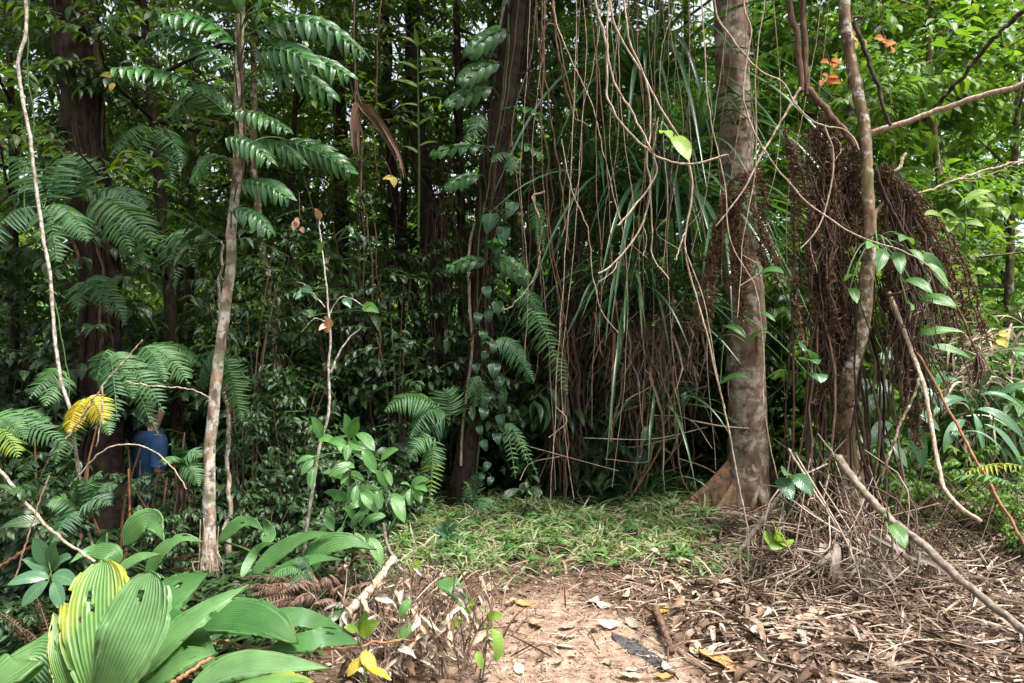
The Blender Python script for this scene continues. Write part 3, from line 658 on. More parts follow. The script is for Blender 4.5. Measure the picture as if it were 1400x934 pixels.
limb('branch', [(1238, 210, 5.3), (1228, 230, 5.2), (1206, 275, 5.1), (1188, 310, 5.0)], .012, .018, t, b, M['bark_mossy'])
crown_at(t, b, P[0], 305, 1.2, 80, TP_LEAF, .15, M['bright'])

# mid-distance trunks between
for (nm, lab, pts, rad, bm, sd) in [
    ('forest_tree', 'straight dark trunk in the forest left of centre, beside the dry pink leaves', [(458, -250, 9.2), (462, 60, 9.1), (466, 250, 9), (468, 420, 9), (470, 640, 9)], [.07, .08, .085, .09, .1], M['bark_dark'], 311),
    ('forest_tree', 'leaning dark trunk left of the vine tangle in mid forest', [(520, -250, 9.6), (532, 180, 9.5), (547, 330, 9.4), (575, 450, 9.3), (590, 640, 9.2)], [.06, .07, .075, .08, .1], M['bark_dark'], 312),
    ('forest_tree', 'forked looking dark trunk hung with fibres in mid forest', [(560, -250, 8.9), (566, 120, 8.8), (590, 320, 8.7), (600, 470, 8.7), (598, 650, 8.6)], [.08, .10, .11, .12, .13], M['bark_dark'], 313),
    ('forest_tree', 'thin mossy brown trunk right of the mottled tree, fading into shade', [(345, -100, 7.6), (350, 250, 7.5), (366, 380, 7.4), (380, 520, 7.3), (391, 655, 7.2)], [.03, .035, .04, .045, .05], M['bark_mossy'], 314),
    ('forest_tree', 'dark trunk in shadow just right of the vine-clad tree', [(716, -250, 8.4), (722, 120, 8.3), (730, 330, 8.2), (736, 500, 8.2), (738, 660, 8.1)], [.07, .075, .08, .085, .1], M['bark_dark'], 315),
    ('forest_tree', 'dark thin trunk between the long strap leaves and the dead twig curtain', [(800, -250, 8.8), (795, 120, 8.7), (790, 330, 8.6), (792, 500, 8.5), (795, 660, 8.4)], [.04, .05, .05, .055, .07], M['bark_dark'], 316)]:
    t, P, R, b = trunk(nm, lab, pts, rad, bm, 10, .06, .05)
    crown_at(t, b, P[0], sd, 1.5, 70, TP_LEAF, .16, M['canopy'])

# ------------------------------------------------------------------ lianas and sticks
def liana(label, pts, r0, r1=None, m='liana', jit=.006, n=70, group=None, name='liana', cat_='vine', seg=6, extra=()):
    P = pth(pts, n, jit); r1 = r0 if r1 is None else r1
    r0 *= .78; r1 *= .78; g = Geo(); kn = 1 + .12 * np.sin(np.arange(n) * 1.7) * RNG.random(n)
    tube(g, P, np.linspace(r0, r1, n) * kn, seg, 0, rough=.05)
    for (ep, e0, e1) in extra:
        Q = pth(ep, 24, jit * .6); tube(g, Q, np.linspace(e0, e1, 24) * .78, 6, 0, rough=.05)
    o = g.build(name, M[m], None, P[0]); return tag(o, label, cat_, group)
liana('pale liana curving down and ending in an upturned tip beside the tan trunk', [(800, -120, 4.3), (813, 0, 4.3), (828, 60, 4.3), (829, 111, 4.3), (834, 141, 4.3), (855, 175, 4.3), (888, 208, 4.3), (915, 220, 4.25), (949, 225, 4.2), (993, 210, 4.15)], .011, .008)
liana('pale liana with a broken tip hanging left of the tan trunk', [(840, -120, 4.2), (833, 0, 4.2), (828, 44, 4.2), (833, 91, 4.2), (845, 124, 4.2), (865, 155, 4.2), (885, 195, 4.2), (893, 215, 4.2), (895, 245, 4.2), (845, 308, 4.1)], .009, .008)
liana('longest pale liana reaching from the canopy to the leaf litter before the buttress', [(828, -120, 4.4), (836, 7, 4.4), (848, 50, 4.4), (882, 108, 4.4), (915, 165, 4.4), (935, 202, 4.4), (947, 242, 4.4), (945, 280, 4.4), (937, 318, 4.4), (937, 340, 4.4), (949, 395, 4.4), (962, 442, 4.4), (976, 502, 4.4), (992, 570, 4.4), (1016, 690, 4.4), (1023, 742, 4.4), (1024, 815, 4.4)], .010, .006, extra=[([(935, 337, 4.4), (952, 380, 4.38), (965, 420, 4.36), (978, 500, 4.36), (990, 560, 4.36)], .004, .004), ([(937, 318, 4.4), (930, 335, 4.38), (924, 356, 4.36)], .007, .006)])
liana('pale liana forked into bare twig ends before the long strap leaves', [(850, -120, 4.25), (853, 0, 4.25), (861, 57, 4.25), (882, 108, 4.25), (890, 158, 4.25), (887, 195, 4.25), (882, 225, 4.25), (889, 252, 4.25), (877, 307, 4.2), (848, 351, 4.15), (819, 374, 4.1)], .009, .007,
      extra=[([(888, 255, 4.25), (892, 320, 4.25), (892, 351, 4.24), (915, 381, 4.2)], .007, .005), ([(877, 305, 4.2), (884, 325, 4.2), (880, 350, 4.2)], .004, .003), ([(845, 358, 4.14), (838, 372, 4.12), (818, 386, 4.1)], .004, .003), ([(893, 205, 4.2), (897, 180, 4.2), (900, 160, 4.2)], .004, .003)])
liana('pale liana crossing in front of the tan trunk and sagging to the right', [(1012, -120, 4.4), (1016, 0, 4.4), (1026, 44, 4.4), (1018, 101, 4.4), (1019, 148, 4.4), (1046, 208, 4.4), (1087, 259, 4.4), (1145, 307, 4.4), (1200, 332, 4.4), (1232, 342, 4.4), (1266, 361, 4.4), (1300, 400, 4.4)], .009, .005)
liana('pale liana looping from the tan trunk to the dead vine mass', [(966, -120, 4.5), (976, 0, 4.5), (996, 47, 4.5), (1033, 91, 4.5), (1070, 114, 4.5), (1087, 141, 4.5), (1110, 165, 4.5), (1127, 171, 4.5), (1160, 180, 4.5), (1176, 205, 4.5)], .009, .006,
      extra=[([(1127, 171, 4.5), (1140, 215, 4.5), (1134, 266, 4.48), (1117, 314, 4.46), (1095, 340, 4.44)], .008, .006), ([(1140, 222, 4.5), (1150, 205, 4.5), (1143, 188, 4.5), (1135, 190, 4.5)], .003, .002), ([(1108, 330, 4.46), (1110, 350, 4.46), (1118, 373, 4.46)], .003, .002)])
liana('straight brown stick slanting before the hanging brown fern strands', [(1094, 120, 4.7), (1060, 180, 4.7), (1036, 222, 4.68), (1013, 266, 4.66), (978, 310, 4.64)], .012, .006, 'liana', .004, name='stick', cat_='stick')
liana('thin pale liana hanging before the tan trunk down to the debris', [(945, -80, 4.6), (962, 34, 4.6), (964, 111, 4.6), (970, 160, 4.6), (979, 202, 4.6), (992, 255, 4.6), (995, 310, 4.6), (1003, 341, 4.6), (1033, 391, 4.6), (1040, 440, 4.6), (1043, 478, 4.6), (1047, 573, 4.6), (1060, 640, 4.6), (1069, 690, 4.6), (1072, 770, 4.6), (1072, 800, 4.6)], .006, .004)
liana('brown rope-like liana hanging right of the vine-clad tree', [(738, -120, 5.6), (740, 0, 5.6), (744, 91, 5.6), (754, 168, 5.6), (764, 240, 5.6), (774, 314, 5.6), (778, 345, 5.6)], .013, .007, 'liana_brown', .012, extra=[([(744, 91, 5.6), (738, 60, 5.6), (748, 35, 5.6), (764, 33, 5.6)], .012, .014)])
liana('thick brown aerial root with a curved brush tip', [(750, -120, 5.5), (755, 0, 5.5), (760, 45, 5.5), (767, 91, 5.5), (784, 158, 5.5), (795, 167, 5.5), (804, 171, 5.5)], .016, .009, 'liana_brown', .008, extra=[([(762, 45, 5.5), (773, 100, 5.48), (790, 160, 5.47)], .008, .005)])
liana('thin liana slanting from the canopy to the strap leaf base', [(752, -60, 5.2), (760, 27, 5.2), (785, 90, 5.2), (811, 145, 5.2), (825, 210, 5.2), (848, 303, 5.2)], .006, .005)
liana('thin bent liana ending at the dead strap leaf skirt', [(768, 190, 5.4), (782, 260, 5.4), (804, 317, 5.4), (808, 360, 5.4), (814, 394, 5.4), (825, 430, 5.4), (844, 455, 5.4)], .006, .005)
liana('slender whitish liana with knots at the left edge', [(30, -60, 4.1), (36, 34, 4.1), (27, 75, 4.1), (26, 105, 4.1), (40, 188, 4.1), (48, 250, 4.1), (60, 324, 4.1), (70, 400, 4.1), (74, 462, 4.1), (84, 520, 4.1), (99, 581, 4.1), (108, 648, 4.1), (120, 710, 4.1), (133, 790, 4.1)], .013, .013, 'liana_white', .006)
liana('thin green liana hanging beside the whitish left liana', [(40, -40, 4.15), (38, 100, 4.15), (46, 180, 4.15), (34, 240, 4.15), (36, 300, 4.15), (58, 330, 4.15), (68, 385, 4.13), (80, 440, 4.13), (90, 500, 4.13), (98, 570, 4.13)], .005, .004, 'stem_green', .006)
liana('arched thin dead twig over the low left ferns', [(95, 665, 3.9), (110, 648, 3.9), (140, 617, 3.9), (180, 608, 3.9), (215, 620, 3.9), (240, 645, 3.9), (255, 668, 3.9)], .006, .004, 'liana', .004, name='dead_twig', cat_='twig')
liana('bare twig slanting up from the ferns left of the mottled trunk', [(90, 600, 3.9), (105, 580, 3.9), (140, 528, 3.9), (165, 500, 3.9), (195, 465, 3.9)], .008, .005, 'liana', .004, name='dead_twig', cat_='twig', extra=[([(140, 528, 3.9), (139, 570, 3.9), (132, 610, 3.9)], .008, .004)])
liana('long wavy twig reaching across to the mottled trunk', [(172, 522, 4.2), (200, 527, 4.2), (228, 529, 4.2), (262, 533, 4.2), (280, 540, 4.2), (290, 548, 4.2)], .006, .004, 'liana', .004, name='dead_twig', cat_='twig')
liana('curved brown cane sweeping down at the left edge', [(-60, 590, 3.8), (0, 645, 3.7), (30, 680, 3.65), (60, 715, 3.6), (95, 745, 3.5), (130, 768, 3.45)], .013, .009, 'liana', .004, name='fallen_cane', cat_='branch')
liana('rusty stick lying low at the left edge', [(-40, 800, 3.6), (0, 775, 3.6), (30, 755, 3.65), (55, 740, 3.7)], .014, .012, 'rust', .004, name='stick', cat_='stick')
liana('thin straw stalk leaning at the far lower left', [(18, 800, 3.4), (35, 745, 3.45), (52, 690, 3.5), (68, 650, 3.55)], .006, .005, 'straw', .003, name='dry_stalk', cat_='stalk')
liana('rust-red bare stem standing under the strap leaves', [(840, 455, 6.2), (838, 500, 6.2), (836, 560, 6.2), (835, 605, 6.2)], .018, .014, 'rust', .004, name='dead_stalk', cat_='stalk')
liana('curved dangling liana hooked against the buttress root', [(920, 500, 5.8), (922, 560, 5.8), (926, 610, 5.8), (932, 650, 5.75), (945, 675, 5.7), (960, 685, 5.65)], .012, .008, 'liana_brown', .004)
liana('curved grey liana climbing off the dark branch in mid forest', [(545, 395, 8), (575, 385, 8), (602, 375, 8), (630, 352, 8), (612, 330, 8), (590, 270, 8), (560, 215, 8), (545, 140, 8)], .030, .018, 'bark_dark', .02)
liana('dark crooked branch across the upper middle canopy', [(470, 55, 8), (510, 55, 8), (540, 40, 8), (575, 20, 8), (600, -30, 8)], .030, .030, 'bark_dark', .02, name='branch', cat_='branch')
liana('thin looping vine on the right of the vine-clad tree', [(745, 262, 6), (728, 270, 6), (738, 300, 6), (738, 345, 6), (730, 380, 6), (712, 405, 6), (700, 418, 6), (690, 424, 6)], .012, .008, 'liana', .008)
liana('curved brown liana hanging between vine-clad tree and strap leaves', [(735, 330, 6), (740, 400, 6), (737, 460, 6), (735, 500, 6), (728, 525, 6)], .008, .006, 'liana_brown', .006)
liana('dark diagonal branch at the upper right corner', [(1430, -20, 5.2), (1400, 13, 5.2), (1357, 54, 5.3), (1325, 95, 5.4), (1293, 131, 5.5), (1262, 165, 5.6)], .026, .018, 'bark_dark', .01, name='branch', cat_='branch')
liana('thin pale bare branch below the orange leaves at right', [(1420, 215, 5.6), (1350, 232, 5.6), (1310, 245, 5.5), (1283, 255, 5.5), (1250, 268, 5.4), (1229, 279, 5.4)], .012, .010, 'liana', .01, name='branch', cat_='branch', extra=[([(1310, 245, 5.5), (1350, 240, 5.5), (1400, 218, 5.5)], .006, .003)])
liana('thick bent dead vine stem hooked by the crooked trunk', [(1196, 225, 4.8), (1206, 260, 4.8), (1226, 300, 4.8), (1243, 335, 4.8), (1258, 362, 4.78), (1262, 382, 4.76), (1245, 395, 4.74), (1212, 406, 4.72)], .018, .014, 'bark_red', .004)
liana('dangling dead stem ending in a brown tuft at far right', [(1270, 340, 4.7), (1296, 394, 4.7), (1318, 440, 4.7), (1330, 470, 4.7), (1340, 492, 4.7)], .012, .008, 'liana_brown', .004, extra=[([(1328, 470, 4.7), (1345, 490, 4.7), (1358, 514, 4.7)], .006, .004)])
liana('stout bent brown pole curving onto the ground at right', [(1215, 400, 4.9), (1235, 450, 4.8), (1258, 514, 4.6), (1268, 555, 4.5), (1276, 598, 4.4), (1284, 640, 4.3), (1293, 672, 4.2), (1315, 695, 4.1), (1343, 714, 4.05)], .020, .017, 'liana', .004, name='bent_pole', cat_='branch')
liana('straight reddish pole leaning at the far right', [(1200, 400, 5.2), (1240, 460, 5.0), (1270, 510, 4.8), (1320, 604, 4.5), (1374, 698, 4.2), (1410, 765, 4.0)], .014, .012, 'rust', .006, name='leaning_pole', cat_='branch')
liana('forked greenish stick propped under the right dead vine mass', [(1256, 517, 4.5), (1246, 550, 4.5), (1232, 577, 4.5), (1220, 610, 4.5), (1205, 652, 4.5)], .012, .012, 'bark_mossy', .004, name='stick', cat_='stick')
liana('long grey fallen pole slanting down to the lower right corner', [(1146, 625, 4.6), (1158, 642, 4.5), (1172, 661, 4.4), (1216, 709, 4.15), (1266, 749, 3.95), (1313, 793, 3.75), (1400, 862, 3.45), (1450, 900, 3.3)], .034, .024, 'pole', .005, name='fallen_pole', cat_='branch', seg=10)
liana('grey pole leaning beside the buttress over the grass edge', [(1072, 672, 4.75), (1050, 700, 4.72), (1018, 745, 4.68), (985, 792, 4.62)], .024, .021, 'pole', .003, name='leaning_pole', cat_='branch', seg=10)
liana('bare stick crossing the debris heap from upper left', [(1078, 614, 4.7), (1100, 650, 4.6), (1130, 698, 4.5), (1155, 740, 4.4)], .012, .009, 'liana', .003, name='stick', cat_='stick')
GW = 'fine pale vines hanging in front of the strap leaves'
for i in range(40):
    x = RNG.uniform(715, 1110) if i < 37 else RNG.uniform(1100, 1300); d = RNG.uniform(4.6, 6.6); y1 = RNG.uniform(240, 690); n_ = 6; xs = x + np.cumsum(RNG.normal(0, 11, n_)); ys = np.linspace(-110, y1, n_)
    P = pth([(a, b_, d) for a, b_ in zip(xs, ys)], 46, .006); g = Geo(); r_ = RNG.uniform(.0022, .005); tube(g, P, np.linspace(r_, r_ * .6, 46), 5, 0, rough=.05)
    if i % 2:
        e = P[-8]; tube(g, cat([e, e + V(RNG.normal(0, .08), 0, -.10), e + V(RNG.normal(0, .14), 0, -.22)], 8), r_ * .6, 4, 0)
    tag(g.build('fine_vine', M['liana' if i % 3 else 'liana_brown'], None, P[0]), 'fine pale vine hanging loosely in front of the strap leaves', 'vine', GW)
GV = 'thin lianas hanging through the forest'
LV = 'thin brown liana hanging among the dark forest leaves'
vp = []
for i in range(4):
    g = Geo(); n = 40; z = np.linspace(7.5, 0.1, n); w = np.cumsum(RNG.normal(0, .03, (n, 2)), 0) + .1 * np.sin(np.linspace(0, 5, n))[:, None]
    tube(g, np.column_stack([w - w[-1], z]), .004 + .0018 * i, 5, 0, rough=.06)
    vp.append(tag(g.build('hanging_liana', M['liana_brown']), LV, 'vine', GV))
for i in range(34):
    d = RNG.uniform(6.3, 10); u = RNG.choice([RNG.uniform(420, 960), RNG.uniform(60, 1050)]); loc = V((u - 700) / F * d, d, 0); loc[2] = float(gz(loc[0], d)) + RNG.choice([0, 0, RNG.uniform(.4, 2.5)])
    if i < 4: vp[i].location = [float(c) for c in loc]
    else: dup(vp[i % 4], loc, RNG.uniform(0, 6.28), 1.0)

# ------------------------------------------------------------------ pinnate climber on the mottled trunk
def lobed_leaf(parent, origin, stem, base, tip, pl=.17, pw=.062, n=10, arch=.06, mat='aroid', up=(0, -.85, .55), rnd=None, name='leaf', wk=.62):
    g = Geo(); P = bez(base, tip, arch, 20)
    frond(g, P, pl, pw, n, V(*up) + RNG.normal(0, .28, 3), .60, .02, 'lobe', .007, TP_LOBE, (0, 1), .14, rnd, wk)
    blade(g, P, pl * .17, 'lance', up, 12, 2, .1, mat=0, rnd=.4)
    o = g.build(name, [M[mat], M['stem_green']], parent, origin)
    g = Geo(); tube(g, bez(stem, base, .06, 10), .006, 5, 0); g.build('petiole', M['stem_green'], o, origin)
    return o
def tz(P, py, d):
    """point of a trunk at a picture height"""
    z = CAMZ - (py - 467) / F * d; return P[np.argmin(np.abs(P[:, 2] - z))]
t = thing('climbing_aroid', 'climber with large deeply cut glossy leaves on the upper mottled trunk', 'climbing plant', t1b)
g = Geo(); n = 80; Q = cat(t1P[:38], n); a = np.linspace(0, 9, n)
tube(g, Q + .038 * np.column_stack([np.cos(a), np.sin(a), 0 * a]), .012, 6, 0); g.build('stem', M['stem_brown'], t, t1b)
for (bx, by, tx, ty, d0, d1, pl) in [(322, 62, 222, 22, 4.5, 4.1, .20), (318, 92, 225, 48, 4.4, 4.2, .18), (262, 112, 152, 94, 4.4, 4.0, .19), (345, 45, 470, 48, 4.5, 4.1, .19), (345, 110, 456, 134, 4.5, 4.2, .18),
        (388, 82, 478, 104, 4.5, 4.3, .17), (316, 158, 250, 125, 4.5, 4.3, .15), (322, 152, 395, 178, 4.5, 4.2, .15), (308, 190, 372, 222, 4.5, 4.2, .14), (328, 250, 396, 272, 4.5, 4.2, .15), (316, 290, 372, 318, 4.5, 4.2, .15),
        (392, 192, 480, 236, 5.0, 4.8, .20), (330, 20, 262, -30, 4.6, 4.2, .19), (350, 10, 420, -20, 4.6, 4.1, .19), (350, 70, 430, 90, 4.6, 4.0, .19), (310, 120, 232, 160, 4.7, 4.6, .16), (300, 30, 190, 60, 4.9, 4.9, .19),
        (400, 20, 500, 75, 5.0, 4.8, .18), (300, 215, 262, 250, 4.6, 4.5, .12), (335, 205, 415, 225, 4.6, 4.5, .15)]:
    lobed_leaf(t, t1b, tz(t1P, by + 25, d0), px(bx, by, d0), px(tx, ty, d1), pl * RNG.uniform(.85, 1.1), pl * .42, 9, .03 + .09 * RNG.random())

# heart-leaved climber and other leaves on the vine-clad trunk
t = thing('heart_leaf_climber', 'heart-leaved climber scattered up the vine-clad tree', 'climbing plant', t3b)
g = Geo(); n = 70; Q = cat(t3P[22:], n); a = np.linspace(4, 5.6, n) + .4 * np.sin(np.linspace(0, 9, n))
SP = Q + .125 * np.column_stack([np.cos(a), np.sin(a), 0 * a]); tube(g, SP, .008, 6, 0); g.build('stem', M['stem_green'], t, t3b)
for (x, y, s) in [(672, 300, .2), (688, 318, .17), (703, 285, .16), (682, 345, .13), (668, 432, .13), (680, 420, .14), (655, 436, .11), (660, 460, .11), (676, 505, .15), (684, 523, .13), (664, 488, .1), (688, 545, .13), (668, 545, .12), (662, 565, .12), (684, 575, .12),
                  (652, 505, .1), (678, 600, .11), (660, 610, .1), (655, 590, .09), (668, 640, .09), (672, 660, .08), (664, 400, .12), (690, 370, .13), (660, 655, .08), (676, 475, .12)]:
    p = px(x, y - 8, 6.36); q = p + V(RNG.normal(0, .3) * s, -.25 * s, -s)
    g = Geo(); blade(g, bez(p, q, V(0, -.03, 0), 8), s * .42, 'heart', (RNG.normal(0, .3), -1, .5), 10, 4, .12, wave=.08, rnd=RNG.random()); j = np.argmin(np.linalg.norm(SP - p, axis=1))
    tube(g, bez(SP[j], p, .03, 6), .003, 4, 1); g.build('leaf', [M['heart'], M['stem_green']], t, t3b)
t = thing('lobed_leaf_climber', 'climber with lobed leaves sprouting from both sides of the vine-clad tree', 'climbing plant', t3b)
g = Geo(); tube(g, cat(t3P[8:45], 60) + V(.03, -.12, 0), .009, 6, 0); g.build('stem', M['stem_brown'], t, t3b)
for (bx, by, tx, ty, d0, d1, pl) in [(664, 358, 612, 366, 6.4, 6.2, .13), (675, 352, 722, 388, 6.4, 6.1, .14), (660, 345, 690, 330, 6.4, 6.0, .10), (690, 40, 640, 72, 6.5, 6.2, .17), (682, 85, 630, 112, 6.5, 6.2, .16), (672, 120, 610, 145, 6.5, 6.2, .15), (660, 200, 588, 212, 6.5, 6.3, .14),
        (690, 150, 745, 160, 6.5, 6.2, .13), (655, 240, 610, 258, 6.5, 6.3, .13), (700, 195, 742, 215, 6.5, 6.2, .11)]:
    lobed_leaf(t, t3b, tz(t3P, by + 20, 6.6), px(bx, by, d0), px(tx, ty, d1), pl * 1.1, pl * .62, 5, .05, up=(RNG.normal(0, .4), -.8, .6), wk=1.25)

# ------------------------------------------------------------------ ferns
def fern(label, base, tips, pl=.13, pw=.034, n=26, arch=.12, mat='fern', up=(0, -.6, .8), rr=.005, stem='stem_green', yellow=(), group=None, rnd=None):
    t = thing('fern', label, 'fern', base, group)
    for i, tip in enumerate(tips):
        g = Geo(); ar = arch[i] if isinstance(arch, (list, tuple)) else arch
        frond(g, bez(base, tip, ar, 24), pl * RNG.uniform(.92, 1.08), pw * 1.15, int(n * .82), V(*up) + RNG.normal(0, .12, 3), .18, .14, 'fern', rr, None, (0, 1), RNG.uniform(.05, .3), RNG.random() if rnd is None else rnd)
        g.build('frond', [M['fern_yellow' if i in yellow else mat], M[stem]], t, base)
    return t
fern('fern with two arching fronds behind the whitish liana at the left edge', px(60, 285, 4.6), [px(-30, 345, 4.3), px(78, 358, 4.3), px(120, 330, 4.4), px(20, 270, 4.6), px(10, 215, 4.9), px(95, 215, 4.9)], .17, .045, 24, .10)
fern('large fern with broad fronds against the dark strangled trunk', px(120, 275, 5.6), [px(212, 335, 5.1), px(178, 345, 5.1), px(60, 250, 5.4), px(200, 285, 5.5), px(85, 210, 5.6)], .22, .05, 26, .12)
fern('fern drooping halfway up the dark strangled trunk', px(112, 390, 5.8), [px(170, 440, 5.6), px(150, 430, 5.4), px(160, 400, 5.8), px(105, 425, 5.6)], .14, .04, 20, .10)
fern('fern with long fronds drooping left of the mottled trunk', px(190, 478, 4.7), [px(258, 525, 4.4), px(225, 522, 4.4), px(275, 500, 4.8)], .15, .036, 26, .08)
fern('fern whose fronds hang around the mottled trunk', px(300, 480, 4.75), [px(330, 575, 4.7), px(268, 535, 4.9), px(325, 545, 4.9)], .14, .032, 28, .08)
fern('tall fern with stacked fronds in front of the dark trunk', px(150, 480, 4.4), [px(182, 545, 4.2), px(160, 575, 4.1), px(206, 578, 4.2), px(216, 594, 4.2), px(132, 520, 4.3), px(225, 565, 4.2)], .13, .034, 24, .06)
fern('small fern frond cluster left of the whitish liana', px(92, 512, 4.3), [px(40, 545, 4.0), px(55, 525, 4.1), px(62, 555, 4.0)], .10, .028, 20, .05)
fern('yellowing fern behind the whitish liana', px(118, 545, 4.1), [px(150, 595, 3.9), px(92, 592, 3.9), px(140, 580, 3.9), px(75, 635, 3.9)], .11, .03, 22, .05, yellow=(1, 2))
fern('fern with yellow tips spreading at the left edge', px(-20, 575, 4.0), [px(90, 610, 3.8), px(70, 580, 4.0), px(25, 625, 3.7), px(35, 600, 3.8)], .12, .03, 24, .05, yellow=(2,))
fern('fern with upright fronds low behind the yellow pleated leaf', px(110, 700, 3.9), [px(140, 645, 3.9), px(150, 690, 3.7), px(95, 650, 3.8), px(160, 665, 3.9), px(70, 745, 3.6), px(60, 690, 3.8)], .10, .03, 22, .05)
fern('fern with curling fronds left of the mottled trunk foot', px(245, 640, 4.5), [px(232, 608, 4.4), px(272, 665, 4.3), px(275, 625, 4.4), px(225, 635, 4.3)], .10, .028, 20, .06)
fern('fern with a broad frond arching left of the vine-clad tree', px(615, 575, 6.1), [px(526, 562, 5.8), px(605, 545, 6.1), px(560, 598, 5.8), px(560, 632, 5.7)], .20, .045, 26, .16)
fern('drooping yellow-edged fern at the foot of the vine-clad tree', px(595, 600, 5.6), [px(588, 690, 5.3), px(560, 625, 5.4), px(590, 650, 5.4), px(577, 668, 5.4)], .11, .032, 18, .06, yellow=(0,))
fern('fern with one long drooping frond right of the vine-clad tree', px(700, 415, 6.1), [px(776, 540, 5.6), px(745, 455, 5.9)], .15, .036, 34, .22)
fern('fern frond pointing right across the vine-clad tree', px(672, 470, 6.0), [px(730, 522, 5.7), px(718, 495, 5.8)], .14, .034, 26, .10)
fern('small light fern high on the vine-clad tree', px(658, 160, 6.2), [px(636, 198, 5.8), px(648, 192, 5.8)], .13, .032, 20, .08)
fern('small fern beside the vines of the vine-clad tree', px(700, 215, 6.2), [px(672, 222, 5.9), px(698, 240, 5.8)], .11, .03, 18, .06)
fern('narrow hanging fern between vine-clad tree and brown lianas', px(730, 268, 6.1), [px(744, 345, 5.9), px(735, 335, 5.9)], .09, .024, 24, .05)
fern('small fern hugging the lower vine-clad trunk', px(655, 515, 6.2), [px(648, 560, 6.1), px(662, 560, 6.1), px(640, 545, 6.0)], .09, .026, 18, .06)
fern('bright small fern climbing right of the lower vine-clad trunk', px(690, 580, 5.9), [px(722, 635, 5.6), px(712, 610, 5.7), px(705, 655, 5.6), px(735, 650, 5.6)], .08, .028, 14, .06, yellow=())
fern('short fern at the ground right of the vine-clad trunk', px(648, 690, 5.9), [px(655, 645, 5.8), px(635, 660, 5.8), px(680, 700, 5.7), px(665, 705, 5.6)], .09, .026, 16, .06)
fern('fern growing at the debris edge before the buttress', gp(1040, 800), [px(1018, 770, 4.4), px(1050, 770, 4.4), px(1032, 765, 4.5)], .07, .02, 14, .04)
fern('yellow fern frond over the dark twigs at right', px(1300, 660, 4.4), [px(1405, 640, 4.0), px(1395, 668, 3.9)], .11, .032, 20, .06, yellow=(0,))
fern('small fern among the broad leaves left of centre', px(430, 790, 3.9), [px(370, 790, 3.7), px(400, 770, 3.8), px(385, 815, 3.6)], .06, .02, 22, .06)
fern('hanging fern with pale fronds in the dark upper left', px(215, 180, 6.6), [px(150, 215, 6.2), px(250, 230, 6.3), px(235, 250, 6.3), px(180, 245, 6.2)], .16, .04, 22, .14)
fern('fern in shade right of the strangled trunk', px(225, 330, 6.4), [px(180, 370, 6.0), px(265, 365, 6.0), px(240, 385, 6.0), px(285, 345, 6.2)], .17, .042, 22, .14)

# ------------------------------------------------------------------ long strap-leaved plant
def strap_plant(label, base, n, L, W, spread, seed, droop=1.0, mat='strap', group=None, face=None, nv=14, el=(0.35, 1.35), name='strap_leaf_plant'):
    global RNG
    keep = RNG; RNG = np.random.default_rng(seed)
    t = thing(name, label, 'plant', base, group)
    for i in range(n):
        a = i * 2.4 + RNG.normal(0, .3); e = RNG.uniform(*el); l = L * RNG.uniform(.6, 1.1)
        d = V(math.cos(a) * math.cos(e), math.sin(a) * math.cos(e), math.sin(e))
        tt = np.linspace(0, 1, 7)[:, None]; h = nrm(V(math.cos(a), math.sin(a), 0))
        P = base + d * l * tt + V(0, 0, -1) * (tt ** 2.2) * l * droop * RNG.uniform(.5, 1.1) + h * (tt ** 2) * spread * .2
        g = Geo(); blade(g, P, W * RNG.uniform(.75, 1.1), 'strap', (0, 0, 1) if abs(d[2]) < .97 else (0, -1, .3), nv, 2, .45, rnd=RNG.random(), twist=RNG.normal(0, .35))
        g.build('leaf', M[mat], t, base)
    RNG = keep
    return t, base
strap_plant('big rosette of long dark strap leaves left of the tan trunk', px(905, 300, 6.95), 120, 2.5, .030, .3, 401, 1.15)
strap_plant('second rosette of long strap leaves rising above the first', px(880, 130, 7.2), 90, 2.3, .030, .3, 402, 1.15)
strap_plant('rosette of drooping strap leaves low before the buttress', px(870, 440, 6.95), 90, 1.9, .024, .2, 403, 1.0)
strap_plant('rosette of strap leaves arching between lianas left of the big rosette', px(815, 250, 7.3), 70, 1.9, .028, .3, 421, .8)
strap_plant('strap leaf rosette arching in front of the tan trunk', px(955, 190, 6.4), 40, 1.5, .020, .3, 422, 1.0)
strap_plant('small strap leaf tuft at the tan trunk side', px(985, 330, 6.3), 30, 1.5, .016, .2, 404, 1.2)
strap_plant('tuft of grassy strap leaves on the ground under the dead leaf skirt', gp(880, 690), 40, 1.1, .014, .2, 405, .7)
strap_plant('low tuft of grassy leaves near the leaning dry stalks', gp(815, 680), 30, .9, .013, .2, 406, .7)
strap_plant('dark tuft of strap leaves hanging across the dead leaf skirt', px(860, 400, 6.4), 34, 1.3, .02, .2, 407, 1.1)
strap_plant('strap leaf tuft half way between rust red stem and buttress', px(900, 560, 6.6), 30, 1.0, .016, .2, 408, .9)
strap_plant('narrow leaved tuft on the ground left of the dry fibre pile', gp(745, 680), 26, .7, .012, .2, 409, .7)
